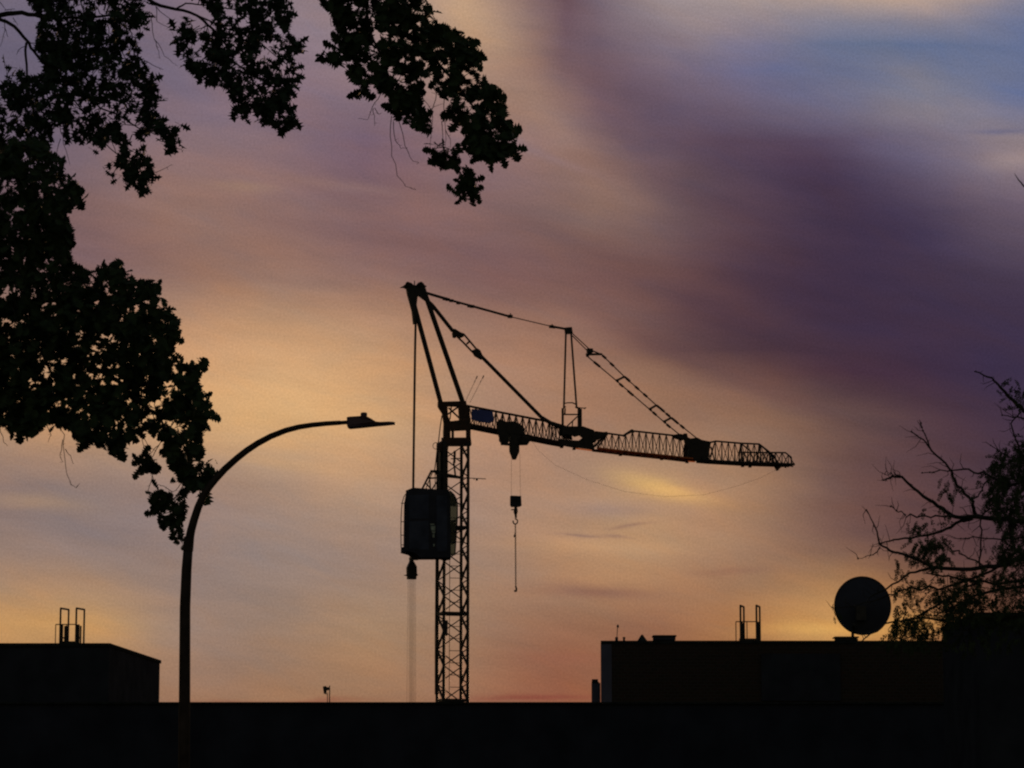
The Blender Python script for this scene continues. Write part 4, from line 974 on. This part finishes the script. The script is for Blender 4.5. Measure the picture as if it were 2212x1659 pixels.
pyn = mth('SUBTRACT', H / 2, mth('MULTIPLY', mth('SUBTRACT', el, PITCH), F))
def noise(sx, sy, rot, detail, rough, w=0.0, dist=0.0):
    cmb = N_("ShaderNodeCombineXYZ"); Lk(mth('DIVIDE', pxn, sx), cmb.inputs[0]); Lk(mth('DIVIDE', pyn, sy), cmb.inputs[1]); cmb.inputs[2].default_value = w
    n = N_("ShaderNodeTexNoise"); n.inputs["Scale"].default_value = 1; n.inputs["Detail"].default_value = detail; n.inputs["Roughness"].default_value = rough; n.inputs["Distortion"].default_value = dist
    if rot:
        # shear so that streaks run down to the right
        Lk(mth('DIVIDE', mth('SUBTRACT', pyn, mth('MULTIPLY', pxn, rot)), sy), cmb.inputs[1])
    Lk(cmb.outputs[0], n.inputs["Vector"]); return n.outputs["Fac"]
n1 = noise(420, 150, .15, 4, .5, 1.3); n2 = noise(380, 120, .15, 4, .5, 7.7)
wx = mth('ADD', pxn, mth('MULTIPLY', mth('SUBTRACT', n1, .5), 80)); wy = mth('ADD', pyn, mth('MULTIPLY', mth('SUBTRACT', n2, .5), 55))
fx = mth('DIVIDE', wx, 2212, clamp=True)
fy = mth('MULTIPLY', mth('DIVIDE', wy, 1500, clamp=True), NY - 1)
prev = None
for j in range(NY):
    rp = N_("ShaderNodeValToRGB"); cr_ = rp.color_ramp; cr_.interpolation = 'LINEAR'
    while len(cr_.elements) < NX: cr_.elements.new(.5)
    for i, e in enumerate(cr_.elements):
        e.position = i / (NX - 1)
    for i, e in enumerate(cr_.elements):
        e.color = (*A[j, i], 1)
    Lk(fx, rp.inputs[0])
    if prev is None: prev = rp.outputs[0]
    else:
        mxn = N_("ShaderNodeMix"); mxn.data_type = 'RGBA'
        Lk(mth('SUBTRACT', fy, j - 1, clamp=True), mxn.inputs[0]); Lk(prev, mxn.inputs[6]); Lk(rp.outputs[0], mxn.inputs[7]); prev = mxn.outputs[2]
# soft local streaks
def blob(cx, cy, sx, sy, slope, colr, amt):
    global prev
    dx_ = mth('DIVIDE', mth('SUBTRACT', wx, cx), sx)
    dy_ = mth('DIVIDE', mth('SUBTRACT', mth('SUBTRACT', wy, cy), mth('MULTIPLY', mth('SUBTRACT', wx, cx), slope)), sy)
    g_ = mth('MULTIPLY', mth('EXPONENT', mth('MULTIPLY', mth('ADD', mth('MULTIPLY', dx_, dx_), mth('MULTIPLY', dy_, dy_)), -1)), amt, clamp=True)
    mxn = N_("ShaderNodeMix"); mxn.data_type = 'RGBA'; Lk(g_, mxn.inputs[0]); Lk(prev, mxn.inputs[6]); mxn.inputs[7].default_value = (lin(colr[0]), lin(colr[1]), lin(colr[2]), 1); prev = mxn.outputs[2]
BLOBS = [
 (1430, 1048, 95, 20, .25, (222, 178, 112), .85), (1000, 40, 60, 70, .6, (200, 167, 132), .4), (1195, 338, 100, 13, .4, (142, 121, 129), .55), (900, 525, 320, 24, .14, (122, 93, 94), .4), (700, 395, 200, 16, .12, (152, 121, 112), .4), (1140, 215, 120, 44, .95, (158, 129, 116), .35), (1290, 400, 140, 50, .6, (144, 116, 106), .3), (1500, 765, 200, 24, .38, (98, 72, 75), .4), (1720, 870, 200, 22, .38, (98, 72, 74), .35), (1330, 250, 120, 40, 1.1, (108, 86, 98), .4), (1480, 150, 120, 50, .5, (122, 106, 120), .3), (1350, 560, 260, 30, .35, (104, 78, 82), .35), (1650, 480, 300, 35, .35, (74, 57, 76), .35), (1550, 660, 220, 30, .3, (84, 62, 72), .3),
 (2090, 250, 110, 26, .1, (142, 132, 140), .35), (2180, 345, 60, 20, -.1, (164, 144, 140), .5), (520, 408, 70, 14, .05, (168, 134, 110), .45), (650, 890, 260, 45, .1, (220, 176, 124), .4),
 (600, 1005, 140, 16, .15, (202, 162, 120), .5), (1330, 1096, 110, 20, .04, (162, 133, 119), .65), (1330, 1176, 190, 20, 0, (196, 153, 112), .6), (1255, 1150, 50, 3.5, .06, (136, 106, 98), .6), (1365, 1133, 45, 3.5, -.08, (145, 110, 95), .6), (1335, 1154, 28, 3.5, .15, (140, 108, 98), .5), (1570, 1232, 80, 8, -.02, (148, 106, 86), .5), (150, 1345, 150, 26, 0, (200, 154, 98), .6), (80, 1085, 120, 18, .1, (176, 146, 118), .5),
 (600, 1509, 170, 6, 0, (140, 80, 62), .8), (1150, 1507, 140, 7, -.02, (135, 74, 62), .8), (1230, 1425, 110, 14, 0, (150, 96, 76), .4), (1780, 1362, 130, 16, -.02, (222, 170, 96), .75), (1960, 1340, 90, 22, 0, (220, 160, 82), .6),
 (1285, 1272, 120, 15, .03, (137, 99, 85), .75), (2150, 285, 60, 6, -.02, (98, 100, 132), .6)]
for b_ in BLOBS: blob(*b_)
# fine cloud mottling
n3 = noise(240, 40, .12, 5, .55, 3.1); n4 = noise(4.5, 4.5, 0, 2, .7, 5.0)
n5 = noise(360, 95, .30, 6, .62, 9.4, .6); n6 = noise(260, 95, .25, 5, .6, 2.2, .5)
tint = N_("ShaderNodeMix"); tint.data_type = 'RGBA'; tint.blend_type = 'MULTIPLY'; tint.inputs[0].default_value = 1
trp = N_("ShaderNodeValToRGB"); trp.color_ramp.elements[0].position = .3; trp.color_ramp.elements[1].position = .7; trp.color_ramp.elements[0].color = (.86, .885, .945, 1); trp.color_ramp.elements[1].color = (1.0, .915, .84, 1); Lk(n6, trp.inputs[0])
Lk(prev, tint.inputs[6]); Lk(trp.outputs[0], tint.inputs[7]); prev = tint.outputs[2]
gain = mth('ADD', mth('ADD', mth('MULTIPLY', mth('SUBTRACT', mth('ADD', mth('MULTIPLY', n3, .5), mth('MULTIPLY', n5, .5)), .5), .5), mth('MULTIPLY', mth('SUBTRACT', n4, .5), .5)), 1.05)
sc_n = N_("ShaderNodeVectorMath"); sc_n.operation = 'SCALE'; Lk(prev, sc_n.inputs[0]); Lk(gain, sc_n.inputs["Scale"])
# rest of the sky
SUN_EL, SUN_AZ = R(1.6), R(7.0)
sky = N_("ShaderNodeTexSky"); sky.sky_type = 'NISHITA'; sky.sun_disc = False; sky.sun_elevation = SUN_EL; sky.sun_rotation = SUN_AZ
skm = N_("ShaderNodeVectorMath"); skm.operation = 'SCALE'; Lk(sky.outputs[0], skm.inputs[0]); skm.inputs["Scale"].default_value = 0.1
fwd = ray(W / 2, H / 2).normalized()
dt = N_("ShaderNodeVectorMath"); dt.operation = 'DOT_PRODUCT'; Lk(tc.outputs["Generated"], dt.inputs[0]); dt.inputs[1].default_value = fwd
mr = N_("ShaderNodeMapRange"); mr.interpolation_type = 'SMOOTHSTEP'; Lk(dt.outputs["Value"], mr.inputs[0]); mr.inputs[1].default_value = math.cos(R(40)); mr.inputs[2].default_value = math.cos(R(17))
fm = N_("ShaderNodeMix"); fm.data_type = 'RGBA'; Lk(mr.outputs[0], fm.inputs[0]); Lk(skm.outputs[0], fm.inputs[6]); Lk(sc_n.outputs[0], fm.inputs[7])
bg = N_("ShaderNodeBackground"); bg.inputs[1].default_value = 1.0; Lk(fm.outputs[2], bg.inputs[0])
wo = N_("ShaderNodeOutputWorld"); Lk(bg.outputs[0], wo.inputs[0])

# low sun behind the box building
sd = bpy.data.lights.new("sun", 'SUN'); sd.energy = 0.8; sd.angle = R(.5); sd.color = (1, .6, .32)
so = bpy.data.objects.new("sun", sd); col.objects.link(so)
dv = Vector((math.sin(SUN_AZ) * math.cos(SUN_EL), math.cos(SUN_AZ) * math.cos(SUN_EL), math.sin(SUN_EL)))
so.rotation_euler = (-dv).to_track_quat('-Z', 'Y').to_euler(); so.location = (10, 60, 40)

sc.view_settings.view_transform = 'Standard'; sc.view_settings.look = 'None'; sc.view_settings.exposure = 0; sc.view_settings.gamma = 1
sc.cycles.filter_width = 2.2
sc.cycles.transparent_max_bounces = 16
